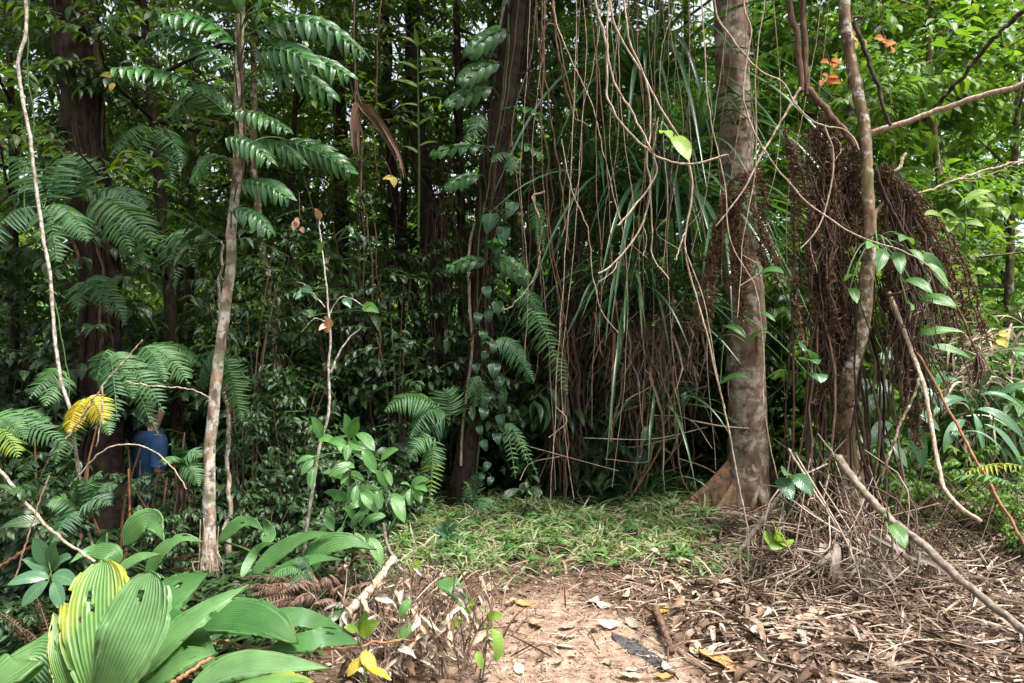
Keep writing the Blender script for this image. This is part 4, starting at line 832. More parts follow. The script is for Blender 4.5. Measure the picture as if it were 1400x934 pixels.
# dead leaf skirt
def strand_mass(name, label, cat_, tops, n, L, spread, mat, w=.006, sway=.06, seed=1, bits=0, bitsize=.04, kind='strap', grp=None, parts=None):
    global RNG
    keep = RNG; RNG = np.random.default_rng(seed)
    g = Geo(); tops = np.asarray(tops)
    for i in range(n):
        p = tops[RNG.integers(0, len(tops))] + RNG.normal(0, spread * .35, 3); l = L * RNG.uniform(.4, 1.1)
        a = RNG.uniform(0, 6.28); s = spread * RNG.uniform(0, .8); m = 8; tt = np.linspace(0, 1, m)[:, None]
        P = p + V(math.cos(a) * s, math.sin(a) * s * .6, 0) * tt ** .7 + V(0, 0, -l) * tt + np.cumsum(RNG.normal(0, sway / m, (m, 3)), 0)
        P[:, 2] = np.maximum(P[:, 2], gz(P[:, 0], P[:, 1]) + .01)
        if kind == 'strap': blade(g, P, w * RNG.uniform(.5, 1.4), 'strap', (RNG.normal(), -1, RNG.normal() * .3), 7, 2, .4, rnd=RNG.random(), twist=RNG.normal(0, 1.5))
        else: tube(g, P, w * RNG.uniform(.5, 1.2), 4, 0, RNG.random())
    RNG = keep
    return tag(g.build(name, mat, None, tops.mean(0)), label, cat_, grp)
strand_mass('dead_leaf_skirt', 'skirt of dead brown strap leaves hanging beneath the big rosette', 'dead leaves', [px(x, y, 6.7) for x, y in ((850, 440), (880, 400), (905, 420), (930, 440), (900, 460), (870, 480))], 230, 1.25, .42, M['debris'], .009, .55, 411)
strand_mass('dead_leaf_skirt', 'pile of dry leaf fibres hanging to the ground left of the rust-red stem', 'dead leaves', [px(x, y, 6.6) for x, y in ((765, 470), (775, 520), (760, 540), (770, 430))], 80, 1.4, .14, M['dead_fibre'], .008, .3, 412)
strand_mass('hanging_roots', 'curtain of fine brown aerial roots in mid forest left of the vine-clad tree', 'roots', [px(x, y, 8.0) for x, y in ((600, 200), (615, 260), (620, 330), (608, 300))], 70, 1.8, .22, M['dead_fibre'], .005, .4, 413, kind='tube')
strand_mass('hanging_roots', 'curtain of fine roots and dry stems between brown lianas and strap leaves', 'roots', [px(x, y, 6.9) for x, y in ((760, 200), (790, 300), (775, 350), (800, 420), (815, 250))], 55, 2.2, .3, M['dead_fibre'], .005, .5, 414, kind='tube')

# ------------------------------------------------------------------ hanging dead fern ropes and masses on the right
def curly_rope(parent, origin, pts, r=.032, per=230, mat='dead_brown', size=.032, seg=None):
    P = pth(pts, 40, .01); g = Geo(); L = np.sum(np.linalg.norm(np.diff(P, axis=0), axis=1)); n = int(per * L)
    n = int(n * 1.35); ix = RNG.uniform(0, 39, n); base = np.stack([np.interp(ix, np.arange(40), P[:, c]) for c in range(3)], 1)
    f = .45 + .55 * np.sin(np.pi * np.clip(ix / 39 * .9 + .1, 0, 1)); D = nrm(rdir(n, -1.0, .3)); f = f * (.75 + .35 * np.sin(ix * 1.3 + RNG.random() * 6)); O = base + D * (r * f * RNG.random(n) ** .5)[:, None]
    batch(g, TP_CURL, O, nrm(D + V(0, 0, -.9)), RNG.normal(size=(n, 3)), size * RNG.uniform(.7, 2.6, n), size * RNG.uniform(.7, 1.6, n), None, 0)
    tube(g, P, .006, 5, 1)
    return g.build('curled_strand', [M[mat], M['stem_brown']], parent, origin)
o0 = px(1035, 235, 5.0)
t = thing('dead_climbing_fern', 'drooping strands of curled brown dead fern in front of the tan trunk', 'dead plant', o0)
for pts in ([(1040, 232, 5), (1010, 240, 5), (992, 262, 5), (985, 300, 5), (978, 340, 5), (962, 385, 5), (955, 430, 5), (945, 450, 5)], [(1035, 235, 5), (1015, 250, 4.98), (1005, 300, 4.98), (1003, 350, 4.98), (1000, 390, 4.98)],
            [(1040, 230, 5), (1012, 262, 4.95), (1014, 310, 4.95), (1020, 360, 4.95), (1018, 415, 4.95)], [(1030, 240, 4.97), (1028, 270, 4.95), (1045, 320, 4.95), (1058, 350, 4.95), (1064, 385, 4.95)], [(1000, 255, 5), (985, 310, 5), (972, 350, 5), (960, 345, 5)],
            [(1000, 270, 5.02), (1006, 320, 5), (1012, 380, 5), (1015, 440, 5)], [(985, 300, 5.02), (975, 360, 5), (972, 420, 5), (962, 455, 5)], [(1040, 235, 5.05), (1045, 270, 5), (1040, 330, 5), (1048, 370, 5)]):
    curly_rope(t, o0, pts, .042, 300, 'dead_rust', .034)
o1 = px(1105, 130, 5.15)
t = thing('dead_vine_mass', 'tall dark mass of dead curled vines hanging below two bare stems', 'dead plant', o1)
g = Geo()
for s in ([(1076, -200, 5.15), (1080, 0, 5.15), (1090, 50, 5.15), (1097, 125, 5.15)], [(1096, -200, 5.2), (1097, 0, 5.2), (1100, 60, 5.18), (1104, 130, 5.15)], [(1104, 122, 5.15), (1130, 150, 5.1), (1150, 175, 5.05), (1172, 200, 5.0)]):
    Q = pth(s, 26, .006); tube(g, Q, np.linspace(.026, .022, 26), 8, 0, rough=.05)
g.build('bare_stem', M['liana_brown'], t, o1)
for k in range(19):
    x = RNG.uniform(1085, 1165); y0 = 130 + abs(x - 1105) * 1.0 + RNG.uniform(0, 50); y1 = RNG.uniform(300, 520); d = 5.1 + RNG.uniform(-.10, .16)
    curly_rope(t, o1, [(x, y0, d), (x + RNG.normal(3, 9), (y0 * 2 + y1) / 3, d), (x + RNG.normal(8, 14), (y0 + y1 * 2) / 3, d - .05), (x + RNG.normal(12, 19), y1, d - .08)], RNG.uniform(.028, .055), RNG.uniform(90, 190), RNG.choice(['dead_brown', 'dead_rust', 'dead_brown']), RNG.uniform(.026, .046))
for k in range(7):
    x = RNG.uniform(1105, 1165); curly_rope(t, o1, [(x, RNG.uniform(300, 400), 5.05), (x + RNG.normal(4, 6), 470, 5.0), (x + RNG.normal(6, 10), RNG.uniform(540, 640), 4.95)], RNG.uniform(.02, .04), 120, 'dead_brown', .034)
for pts in ([(1075, 175, 4.95), (1082, 220, 4.93), (1090, 280, 4.92), (1105, 320, 4.92), (1112, 370, 4.92)], [(1078, 190, 4.9), (1098, 240, 4.9), (1110, 290, 4.9), (1125, 340, 4.9)]): curly_rope(t, o1, pts, .035)
g = Geo()
for k in range(150):
    x = RNG.normal(1128, 16); y = RNG.uniform(200, 470); l = RNG.uniform(.3, 1.0); p = px(x, y, 5.1 + RNG.normal(0, .07)); m = 9; tt = np.linspace(0, 1, m)[:, None]
    Q = p + V(RNG.normal(.06, .07), RNG.normal(0, .05), -l) * tt + np.cumsum(RNG.normal(0, .028, (m, 3)), 0); tube(g, Q, RNG.uniform(.0015, .005), 4, 0, RNG.random())
g.build('fibre_tangle', M['dead_fibre'], t, o1)
g = Geo()
for k in range(46):
    x = RNG.normal(1135, 24); p = px(x, RNG.uniform(380, 460), 5.15 + RNG.normal(0, .06)); e = p + V(RNG.normal(.0, .16), RNG.normal(-.1, .1), 0); e[2] = float(gz(e[0], e[1]))
    Q = cat([p, (p + e) / 2 + RNG.normal(0, .09, 3), e], 10) + np.cumsum(RNG.normal(0, .016, (10, 3)), 0); tube(g, Q, RNG.uniform(.004, .011), 5, 0, RNG.random())
g.build('root_strand', M['dead_fibre'], t, o1)
o2 = px(1215, 240, 5.2)
t = thing('dead_vine_mass', 'brown dead vine mass fanning out right of the crooked trunk', 'dead plant', o2)
for k in range(20):
    s = (k / 19) ** .8; d = 5.15 + RNG.uniform(-.12, .12); x0 = 1195 + 25 * RNG.random(); xe = 1215 + 122 * s + RNG.normal(0, 9); ye = 395 + 85 * s + RNG.normal(0, 40)
    curly_rope(t, o2, [(x0, 222 + 18 * RNG.random(), d), (x0 + (xe - x0) * .42, 285 + RNG.normal(0, 10), d), (x0 + (xe - x0) * .75, 350, d), (xe, ye, d)], .040, 150, RNG.choice(['dead_brown', 'dead_rust']), RNG.uniform(.026, .044))
for k in range(8):
    x = RNG.uniform(1205, 1235); x2 = RNG.uniform(1235, 1300); curly_rope(t, o2, [(x, RNG.uniform(320, 400), 5.0), ((x + x2) / 2, 450, 4.95), (x2, RNG.uniform(520, 610), 4.85)], RNG.uniform(.02, .04), 130, RNG.choice(['dead_brown', 'dead_rust']), .034)
g = Geo()
for k in range(150):
    s = RNG.random(); p = px(1200 + 45 * RNG.random(), RNG.uniform(235, 430), 5.1 + RNG.normal(0, .07)); e = px(1225 + 60 * s + RNG.normal(0, 8), RNG.uniform(430, 575), 4.9 + RNG.normal(0, .1))
    Q = cat([p, (p + e) / 2 + RNG.normal(0, .04, 3), e], 9) + np.cumsum(RNG.normal(0, .022, (9, 3)), 0); tube(g, Q, RNG.uniform(.0015, .006), 4, 0, RNG.random())
g.build('fibre_tangle', M['dead_fibre'], t, o2)
g = Geo()
for k in range(40):
    p = px(1338 + RNG.normal(0, 3), 485, 4.7); e = p + V(RNG.normal(0, .035), RNG.normal(0, .03), -RNG.uniform(.08, .24)); tube(g, cat([p, (p + e) / 2 + RNG.normal(0, .012, 3), e], 6), .003, 4, 0, RNG.random())
g.build('fibre_tuft', M['dead_fibre'], t, o2)

# debris heap of dry stems under the masses
o3 = gp(1120, 770); t = thing('debris_heap', 'tent-like heap of dry stems and dead fronds under the dead vine mass', 'debris', o3)
g = Geo()
for k in range(70):
    u = RNG.random(); p = px(1085 + 130 * u + RNG.normal(0, 22), RNG.uniform(590, 700) + 40 * u, 4.85 + RNG.normal(0, .15)); e = px(RNG.uniform(1015, 1290), 760, RNG.uniform(4.0, 4.8)); e[2] = float(gz(e[0], e[1])) + .01
    tube(g, cat([p, (p + e) / 2 + RNG.normal(0, .10, 3), e], 9), RNG.uniform(.002, .007), 4, 0, RNG.random())
for k in range(330):
    x = RNG.uniform(1000, 1340); p = px(x, 760, RNG.uniform(4.0, 4.9)); p[2] = float(gz(p[0], p[1])) + RNG.uniform(0, .50) * math.exp(-((x - 1140) / 105) ** 2) + .01
    a = RNG.uniform(0, 6.28); L_ = RNG.uniform(.15, .6); e = p + V(math.cos(a) * L_, math.sin(a) * L_ * .6, RNG.uniform(-.2, .2)); e[2] = max(e[2], float(gz(e[0], e[1])) + .01)
    tube(g, cat([p, (p + e) / 2 + RNG.normal(0, .07, 3), e], 9), RNG.uniform(.002, .006), 4, 0, RNG.random())
g.build('dry_stem', M['debris'], t, o3)
g = Geo()
for k in range(42):
    p = px(RNG.normal(1180, 30), RNG.normal(752, 16), 4.3 + RNG.normal(0, .10)); m = 6; tt = np.linspace(0, 1, m)[:, None]; l = RNG.uniform(.08, .36)
    Q = p + V(RNG.normal(.02, .17), -.06, -l) * tt + V(0, -.05, .04) * np.sin(tt * 3); Q[:, 2] = np.maximum(Q[:, 2], gz(Q[:, 0], Q[:, 1]) + .015)
    blade(g, Q, RNG.uniform(.006, .022), 'strap', (RNG.normal(), -1, .4), 10, 2, .5, rnd=RNG.random() * .6, twist=RNG.normal(0, 1))
g.build('folded_frond', M['dead_grey'], t, o3)

# ------------------------------------------------------------------ foreground pleated-leaf plant
o4 = on(-1.62, 2.75)
t = thing('pleated_leaf_plant', 'large plant of broad pleated leaves with yellowing edges at the lower left', 'plant', o4)
def pleaf(b_, mids, tip, W, mat='pleat', up=(0, -.8, .6), rnd=.5, kind='ellip', pl=.013, parent=None, origin=None, nu=34, fold=.10, petiole=True, notch=0.10):
    g = Geo(); pts = [px(*b_)] + [px(*m_) for m_ in mids] + [px(*tip)]
    blade(g, cat(pts, 16), W, kind, up, 44, nu, fold, pl, mat=0, rnd=rnd, wave=.09, notch=notch, holes=3 if mat == 'pleat_yellow' else int(RNG.integers(0, 3)))
    ob = g.build('leaf', [M[mat], M['stem_green']], parent or t, o4 if origin is None else origin)
    if petiole:
        g = Geo(); o_ = t.location if origin is None else origin
        tube(g, bez(np.array(o_) + V(RNG.normal(0, .03), RNG.normal(0, .03), 0), px(*b_), .05, 8), [.010, .010, .009, .009, .008, .008, .007, .007], 6, 0); g.build('petiole', M['stem_green'], ob, o4 if origin is None else origin)
    return ob
pleaf((140, 985, 2.55), [(134, 890, 2.62), (132, 820, 2.72)], (140, 766, 2.82), .140, 'pleat_yellow', (0.1, -1, .35), .6, notch=.12, kind='round')
pleaf((125, 990, 2.55), [(165, 900, 2.5), (190, 840, 2.55)], (206, 780, 2.62), .138, 'pleat', (-.1, -1, .5), 1.0, kind='round')
pleaf((120, 985, 2.6), [(98, 930, 2.6), (84, 890, 2.62)], (74, 838, 2.7), .055, 'pleat_yellow', (.5, -1, .3), .3, notch=.25)
pleaf((180, 930, 2.7), [(240, 870, 2.72), (290, 830, 2.75)], (340, 800, 2.8), .095, 'pleat', (-.3, -.5, .9), .9, kind='lance')
pleaf((190, 900, 2.95), [(215, 840, 3.0), (245, 805, 3.05)], (285, 782, 3.1), .085, 'pleat', (.1, -1, .5), .5)
pleaf((190, 940, 2.65), [(230, 915, 2.62), (262, 898, 2.6)], (298, 893, 2.6), .085, 'pleat', (-.1, -.6, .9), .9, kind='lance')
pleaf((262, 855, 3.0), [(320, 842, 2.95), (370, 852, 2.9)], (408, 880, 2.85), .085, 'pleat', (0, -.7, .8), .4)
pleaf((210, 830, 3.0), [(260, 870, 2.8), (285, 905, 2.7)], (306, 930, 2.65), .06, 'pleat', (.3, -.7, .7), .2)
pleaf((260, 940, 2.5), [(320, 912, 2.5), (380, 908, 2.5)], (452, 914, 2.5), .058, 'pleat', (0, -.5, .9), 1.0, kind='lance')
pleaf((250, 965, 2.45), [(320, 940, 2.45), (370, 930, 2.45)], (430, 932, 2.45), .05, 'pleat_yellow', (0, -.5, .9), .9)
pleaf((90, 960, 2.7), [(50, 910, 2.75), (25, 910, 2.7)], (-40, 960, 2.6), .12, 'pleat', (-.3, -.6, .8), .1)
pleaf((100, 930, 2.8), [(70, 890, 2.9), (45, 900, 2.9)], (5, 945, 2.85), .09, 'pleat', (-.4, -.6, .7), .05)
pleaf((370, 885, 2.9), [(420, 878, 2.9), (450, 872, 2.92)], (490, 880, 2.9), .05, 'pleat', (0, -.6, .9), .4)
pleaf((330, 850, 3.1), [(400, 845, 3.1), (430, 850, 3.1)], (470, 862, 3.05), .05, 'pleat', (0, -.6, .9), .6)
# smaller pleated clumps
def pclump(label, o_, leaves, mat='pleat', nm='pleated_leaf_plant'):
    tt = thing(nm, label, 'plant', o_)
    for (b_, mids, tip, W, up, rnd) in leaves: pleaf(b_, mids, tip, W * .64, mat, up, rnd, parent=tt, origin=o_, nu=18, pl=.009, kind='lance')
    return tt
pclump('arching pleated leaves beside the foot of the mottled trunk', gp(215, 800), [((170, 745, 3.8), [(190, 715, 3.8), (210, 712, 3.8)], (224, 740, 3.7), .11, (0, -1, .5), .4), ((200, 790, 3.6), [(220, 755, 3.6), (250, 735, 3.6)], (280, 742, 3.6), .07, (0, -.8, .7), .6), ((160, 780, 3.5), [(185, 765, 3.5), (200, 760, 3.5)], (222, 758, 3.5), .05, (0, -.8, .7), .9), ((135, 770, 3.7), [(140, 745, 3.8)], (146, 728, 3.8), .10, (-.3, -1, .2), .1), ((165, 770, 3.7), [(150, 755, 3.7), (120, 755, 3.7)], (95, 770, 3.6), .08, (0, -.8, .7), .2)])
pclump('long arching pleated leaves under the whitish sapling', gp(400, 800), [((345, 785, 4.0), [(380, 755, 4.0), (415, 735, 4.0)], (455, 728, 4.0), .09, (0, -.8, .7), .3), ((410, 790, 4.0), [(440, 750, 4.0), (475, 740, 4.0)], (515, 752, 4.0), .12, (0, -.8, .7), .15), ((360, 800, 3.9), [(390, 780, 3.9), (430, 765, 3.9)], (470, 765, 3.9), .07, (0, -.8, .7), .1), ((300, 740, 4.3), [(325, 716, 4.3), (345, 714, 4.3)], (362, 728, 4.25), .07, (0, -1, .5), .5), ((365, 745, 4.3), [(368, 725, 4.4)], (358, 705, 4.4), .07, (0, -1, .3), .1), ((330, 790, 4.0), [(345, 760, 4.1), (360, 745, 4.1)], (380, 742, 4.1), .05, (0, -1, .5), .4)])
pclump('single pale pleated leaf drooping onto the path edge', gp(640, 850), [((600, 795, 3.7), [(618, 802, 3.6), (632, 820, 3.6)], (640, 848, 3.55), .075, (.3, -.8, .6), .5)])
def seedling(label, base, stem_px, leaves, mat='fresh', kind='ellip', W=.4, nm='seedling', sr=.005, cat_='plant', stemm='stem_green', group=None):
    """upright little plant: a stem and single leaves given as (base px, tip px, depth)"""
    t_ = thing(nm, label, cat_, base, group); g = Geo(); SPp = np.vstack([base[None], np.array([px(*s) for s in stem_px])]); Q = cat(SPp, 24)
    tube(g, Q, np.linspace(sr * 1.3, sr * .6, 24), 6, 0); g.build('stem', M[stemm], t_, base)
    for (bx, by, tx, ty, d) in leaves:
        a = px(bx, by, d); b2 = px(tx, ty, d - .06); L = np.linalg.norm(b2 - a); g = Geo()
        blade(g, bez(a, b2, .10 * L, 10), L * W * .5, kind, (RNG.normal(0, .35), -.7, .7), 10, 4, .18, wave=.05, rnd=RNG.random())
        j = np.argmin(np.linalg.norm(Q - a, axis=1)); tube(g, bez(Q[j], a, .01, 6), .003, 4, 1)
        g.build('leaf', [M[mat], M['stem_green']], t_, base)
    return t_
# striped dark leaves at far left
seedling('dark striped broad leaves low at the left edge', gp(70, 830), [(70, 790, 3.4), (66, 765, 3.4)], [(66, 785, 30, 765, 3.4), (68, 790, 10, 800, 3.3), (70, 778, 78, 740, 3.4), (72, 780, 98, 762, 3.4), (70, 788, 105, 800, 3.3), (64, 775, 45, 735, 3.4), (66, 795, 30, 830, 3.2), (72, 795, 85, 835, 3.2)], 'ginger', 'ellip', .42)
seedling('dark broad leaves on cane at the left edge above striped leaves', gp(40, 780), [(45, 735, 3.7), (55, 700, 3.7), (50, 680, 3.7)], [(50, 700, 10, 705, 3.7), (55, 690, 66, 690, 3.7), (48, 682, 20, 672, 3.7), (52, 710, 30, 735, 3.7), (50, 678, 68, 668, 3.7), (55, 715, 0, 722, 3.6)], 'under', 'lance', .4)

# ------------------------------------------------------------------ sapling, seedlings and shrub in the left centre
P = down(pth([(437, 300, 4.5), (440, 345, 4.5), (447, 400, 4.5), (452, 462, 4.5), (449, 500, 4.5), (450, 560, 4.5), (434, 625, 4.5), (420, 720, 4.5), (410, 800, 4.5)], 60, .004)); b = P[-1].copy()
t = thing('whitish_sapling', 'thin whitish crooked sapling with few leaves left of centre', 'tree', b)
g = Geo(); tube(g, P, np.linspace(.004, .014, len(P)), 8, 0, rough=.05); g.build('trunk', M['liana_white'], t, b)
for pts, r in (([(452, 510, 4.5), (465, 480, 4.5), (478, 462, 4.5), (494, 448, 4.5)], .008), ([(450, 432, 4.5), (462, 410, 4.5), (478, 407, 4.5), (512, 428, 4.45)], .004), ([(446, 440, 4.5), (430, 436, 4.5), (412, 455, 4.5)], .004), ([(444, 420, 4.5), (420, 392, 4.5), (405, 385, 4.5)], .004)):
    limb('branch', pts, r, r * .5, t, b, M['liana_white'], .004)
for (bx, by, tx, ty, m_) in [(412, 395, 428, 402, 'heart'), (420, 398, 404, 410, 'heart'), (436, 345, 446, 330, 'fresh'), (430, 432, 418, 425, 'fresh'), (470, 408, 480, 422, 'heart'), (495, 420, 518, 428, 'fresh'), (448, 445, 436, 452, 'pink'), (452, 448, 444, 432, 'pink'), (445, 455, 452, 438, 'pink'), (505, 424, 500, 412, 'fresh'), (438, 300, 430, 285, 'pink')]:
    g = Geo(); a = px(bx, by, 4.48); c = px(tx, ty, 4.42); L = np.linalg.norm(c - a); blade(g, bez(a, c, .1 * L, 8), L * .3, 'ovate', (0, -1, .5), 8, 4, .2, rnd=RNG.random()); j = np.argmin(np.linalg.norm(P - a, axis=1)); tube(g, bez(P[j], a, .005, 5), .002, 4, 1)
    g.build('leaf', [M[m_], M['stem_green']], t, b)
# shrub with glossy lance leaves
b = gp(478, 790); L_ = []
for i in range(44):
    x = RNG.normal(488, 28); y = RNG.uniform(585, 735); a = RNG.uniform(0, 6.28); s = RNG.uniform(20, 42); L_.append((x, y, x + math.cos(a) * s, y + abs(math.sin(a)) * s * (1 if RNG.random() < .75 else -.7), RNG.uniform(4.15, 4.6)))
L_ += [(520, 630, 545, 615, 4.3), (525, 640, 535, 665, 4.3), (430, 625, 405, 634, 4.3), (430, 628, 412, 650, 4.2), (478, 600, 492, 570, 4.3), (478, 600, 470, 565, 4.3), (535, 680, 553, 715, 4.2), (468, 720, 458, 755, 4.1), (505, 735, 522, 772, 4.1), (440, 600, 425, 570, 4.4)]
seedling('bright green broad-leaved shrub beside the whitish sapling', b, [(484, 740, 4.5), (480, 680, 4.45), (478, 620, 4.4), (477, 575, 4.35)], L_, 'fresh', 'ellip', .42, 'broad_leaf_shrub', .008, 'shrub', 'stem_brown')
seedling('small seedling with a fan of leaves on a bent pale stalk', gp(540, 785), [(530, 735, 4.4), (552, 690, 4.4), (562, 672, 4.4)], [(560, 670, 545, 690, 4.4), (562, 668, 560, 692, 4.4), (564, 668, 576, 688, 4.4), (562, 664, 586, 657, 4.4), (560, 664, 548, 662, 4.4), (566, 666, 584, 672, 4.35)], 'fresh', 'ellip', .5, sr=.009)
seedling('upright pale-leaved seedling in the grass before the vine-clad tree', gp(612, 745), [(612, 730, 5.0), (610, 718, 5.0)], [(612, 735, 588, 722, 5.0), (610, 730, 596, 745, 5), (612, 728, 600, 712, 5), (613, 730, 630, 716, 5), (612, 722, 611, 702, 5), (614, 735, 634, 738, 5)], 'heart', 'lance', .36)
seedling('tall upright shoot of narrow leaves high in the canopy gap', px(572, 330, 7.0), [(573, 230, 7), (572, 150, 7), (571, 60, 7)], [(571, 62, 545, 50, 7), (572, 62, 605, 50, 7), (572, 82, 612, 92, 7), (571, 65, 566, 35, 7), (572, 100, 615, 98, 7), (571, 95, 540, 85, 7), (572, 115, 612, 115, 7), (572, 120, 535, 110, 7), (572, 140, 605, 135, 7), (572, 145, 545, 145, 7), (573, 170, 600, 160, 7), (573, 175, 550, 165, 7), (573, 200, 600, 195, 7), (573, 210, 548, 200, 7)], 'lime', 'lance', .26, 'leafy_shoot', .012)
# understory seedlings in shade near the forest floor
for lab, bx, by, s in [('dark leafy seedling beside the yellow leaf in the shade', 395, 690, 1.0), ('dark glossy seedling left of the broad-leaved shrub', 420, 665, .9), ('dusky seedling right of the vine-clad tree foot', 720, 695, .8), ('dark seedling between the fern and the broad-leaved shrub', 535, 640, 1.0), ('dim seedling behind the thin whitish stem', 350, 690, .9)]:
    b = gp(bx, by + 15) if by > 650 else px(bx, by + 60, 6.4); d = b[1]; LL = []
    for i in range(16):
        a = RNG.uniform(0, 6.28); r_ = RNG.uniform(5, 30); x = bx + math.cos(a) * r_ * .6; y = by - 20 + math.sin(a) * r_; LL.append((x, y, x + math.cos(a) * 24 * s, y + 12 * s, d - RNG.uniform(0, .15)))
    seedling(lab, b, [(bx, by - 10, d), (bx, by - 40, d)], LL, 'under', 'ellip', .45)

# dead brown fern heap left of the path
def dead_fern(label, base, tips, pl=.12, n=40, name='dead_fern', w=.06):
    t_ = thing(name, label, 'dead fern', base); pl, w, n = pl * 1.05, pl * .42, int(n * .75)
    for tip in tips:
        g = Geo(); P_ = bez(base, tip, RNG.uniform(.02, .10), 20); frond(g, P_, pl, w, n, (RNG.normal(0, .5), -.5, .8), .5, .1, 'fern', .004, TP_WITHER, (0, 1), .15, None, 1.0)
        g.build('frond', [M['dead_rust'], M['stem_brown']], t_, base)
dead_fern('reddish brown dead fern heap beside the pleated leaves', gp(455, 830), [px(320, 800, 3.4), px(350, 835, 3.2), px(385, 790, 3.7), px(420, 780, 3.8), px(470, 775, 3.9), px(490, 800, 3.8), px(300, 850, 3.1), px(410, 850, 3.2), px(510, 850, 3.4), px(360, 775, 3.9), px(440, 800, 3.5), px(380, 812, 3.4), px(400, 798, 3.6), px(365, 800, 3.5), px(430, 825, 3.35), px(470, 800, 3.7), px(340, 815, 3.4), px(395, 830, 3.3), px(450, 785, 3.8), px(490, 830, 3.5), px(420, 765, 4.0), px(330, 790, 3.7)], .11, 46)
dead_fern('dark brown dead fern trailing under the pleated leaves at lower left', on(-1.9, 2.9), [px(20, 860, 3.1), px(80, 820, 3.2), px(40, 800, 3.4), px(-20, 830, 3.2)], .10)
# stalks and withered leaves on left of the path
def stalk(label, pts, r, m='straw', leaves=(), group=None, name='dry_stalk'):
    base = px(*pts[0]); t_ = thing(name, label, 'stalk', base, group); g = Geo(); Q = pth(pts, 20, .004); tube(g, Q, np.linspace(r, r * .6, 20), 6, 0); g.build('stem', M[m], t_, base)
    for (bx, by, tx, ty, d, mt) in leaves:
        a = px(bx, by, d); c = px(tx, ty, d - .05); L = np.linalg.norm(c - a); g = Geo(); blade(g, bez(a, c, V(RNG.normal(0, .1) * L, -.1 * L, .1 * L), 10), L * (.24 if mt in ('lime', 'fresh', 'yellow') else RNG.uniform(.06, .19)), 'ellip', (RNG.normal(0, .8), -.8, .5), 12, 4, .15 if mt in ('lime', 'fresh', 'yellow') else .75, wave=.08 if mt in ('lime', 'fresh', 'yellow') else .35, rnd=RNG.random(), twist=RNG.normal(0, .4 if mt in ('lime', 'fresh', 'yellow') else 1.6))
        j = np.argmin(np.linalg.norm(Q - a, axis=1)); tube(g, bez(Q[j], a, .005, 5), .002, 4, 1); g.build('leaf', [M[mt], M['stem_brown']], t_, base)
stalk('dark stem with withered pale leaves left of the bare path', [(556, 930, 3.3), (560, 860, 3.4), (564, 790, 3.5), (566, 745, 3.6)], .006, 'stem_brown', [(564, 790, 540, 800, 3.5, 'dead_tan'), (562, 830, 590, 850, 3.45, 'dead_tan'), (561, 850, 535, 880, 3.4, 'fresh'), (565, 770, 580, 790, 3.5, 'dead_tan'), (562, 820, 545, 845, 3.4, 'fresh'), (560, 880, 580, 905, 3.35, 'dead_grey'), (565, 780, 570, 765, 3.5, 'lime')])
stalk('dark leaning stem with lime leaves at the path edge', [(622, 940, 3.1), (640, 890, 3.15), (655, 860, 3.2), (672, 830, 3.25)], .005, 'stem_brown', [(668, 850, 664, 880, 3.2, 'lime'), (668, 846, 690, 842, 3.2, 'lime'), (672, 858, 678, 905, 3.15, 'lime'), (652, 890, 660, 915, 3.1, 'lime'), (665, 842, 667, 828, 3.2, 'lime')], name='seedling')
stalk('thin stem with yellow-green leaves before the dry leaf heap', [(500, 945, 3.0), (495, 890, 3.0), (492, 860, 3.05), (480, 845, 3.05)], .005, 'stem_green', [(494, 870, 520, 850, 3.0, 'lime'), (490, 862, 470, 858, 3.0, 'lime'), (496, 890, 515, 925, 2.95, 'yellow'), (496, 900, 475, 925, 2.95, 'yellow'), (492, 860, 500, 835, 3.0, 'fresh'), (498, 910, 535, 930, 2.9, 'yellow')], name='seedling')
stalk('stem with small lime leaves beside the drooping pale leaf', [(612, 880, 3.4), (625, 850, 3.4), (636, 830, 3.4), (645, 815, 3.4)], .004, 'stem_brown', [(630, 842, 622, 858, 3.4, 'lime'), (636, 832, 644, 846, 3.4, 'lime'), (640, 825, 650, 828, 3.4, 'lime'), (626, 850, 618, 866, 3.4, 'yellow')], name='seedling')
GD = 'dry stalks standing left of the path'
for i in range(34):
    x = RNG.uniform(470, 670); y = RNG.uniform(860, 950); p = gp(x, min(y, 932)); d = p[1]; h = RNG.uniform(40, 120); lean = RNG.normal(0, 25); LL = []
    for j in range(int(RNG.integers(3, 7))):
        f = RNG.uniform(.35, 1); a = RNG.uniform(-1, 1); LL.append((x + lean * f, y - h * f, x + lean * f + a * 28, y - h * f + RNG.uniform(8, 30), d, RNG.choice(['dead_tan', 'dead_grey', 'dead_tan', 'dead_brown', 'dead_grey', 'dead_tan'])))
    stalk('dry stalk with shrivelled tan leaves at the left path edge', [(x, min(y, 940), d), (x + lean * .4, y - h * .5, d), (x + lean, y - h, d)], RNG.uniform(.003, .007), 'straw', LL, GD)
g = Geo()
for k in range(16):
    p = px(RNG.uniform(740, 990), RNG.uniform(560, 690), RNG.uniform(5.9, 6.9)); a = RNG.normal(0, .5) + (3.14 if RNG.random() < .5 else 0); L_ = RNG.uniform(.3, 1.1); e = p + V(math.cos(a) * L_, RNG.normal(0, .2), math.sin(a) * L_ * .8 - .1)
    for q_ in (p, e): q_[2] = max(q_[2], float(gz(q_[0], q_[1])) + .02)
    tube(g, cat([p, (p + e) / 2 + RNG.normal(0, .08, 3), e], 9), RNG.uniform(.003, .008), 4, 0, RNG.random())
tag(g.build('twig_tangle', M['debris']), 'criss-crossing dry twigs and stems in the shade under the strap leaves', 'twigs', kind='stuff')
g = Geo()
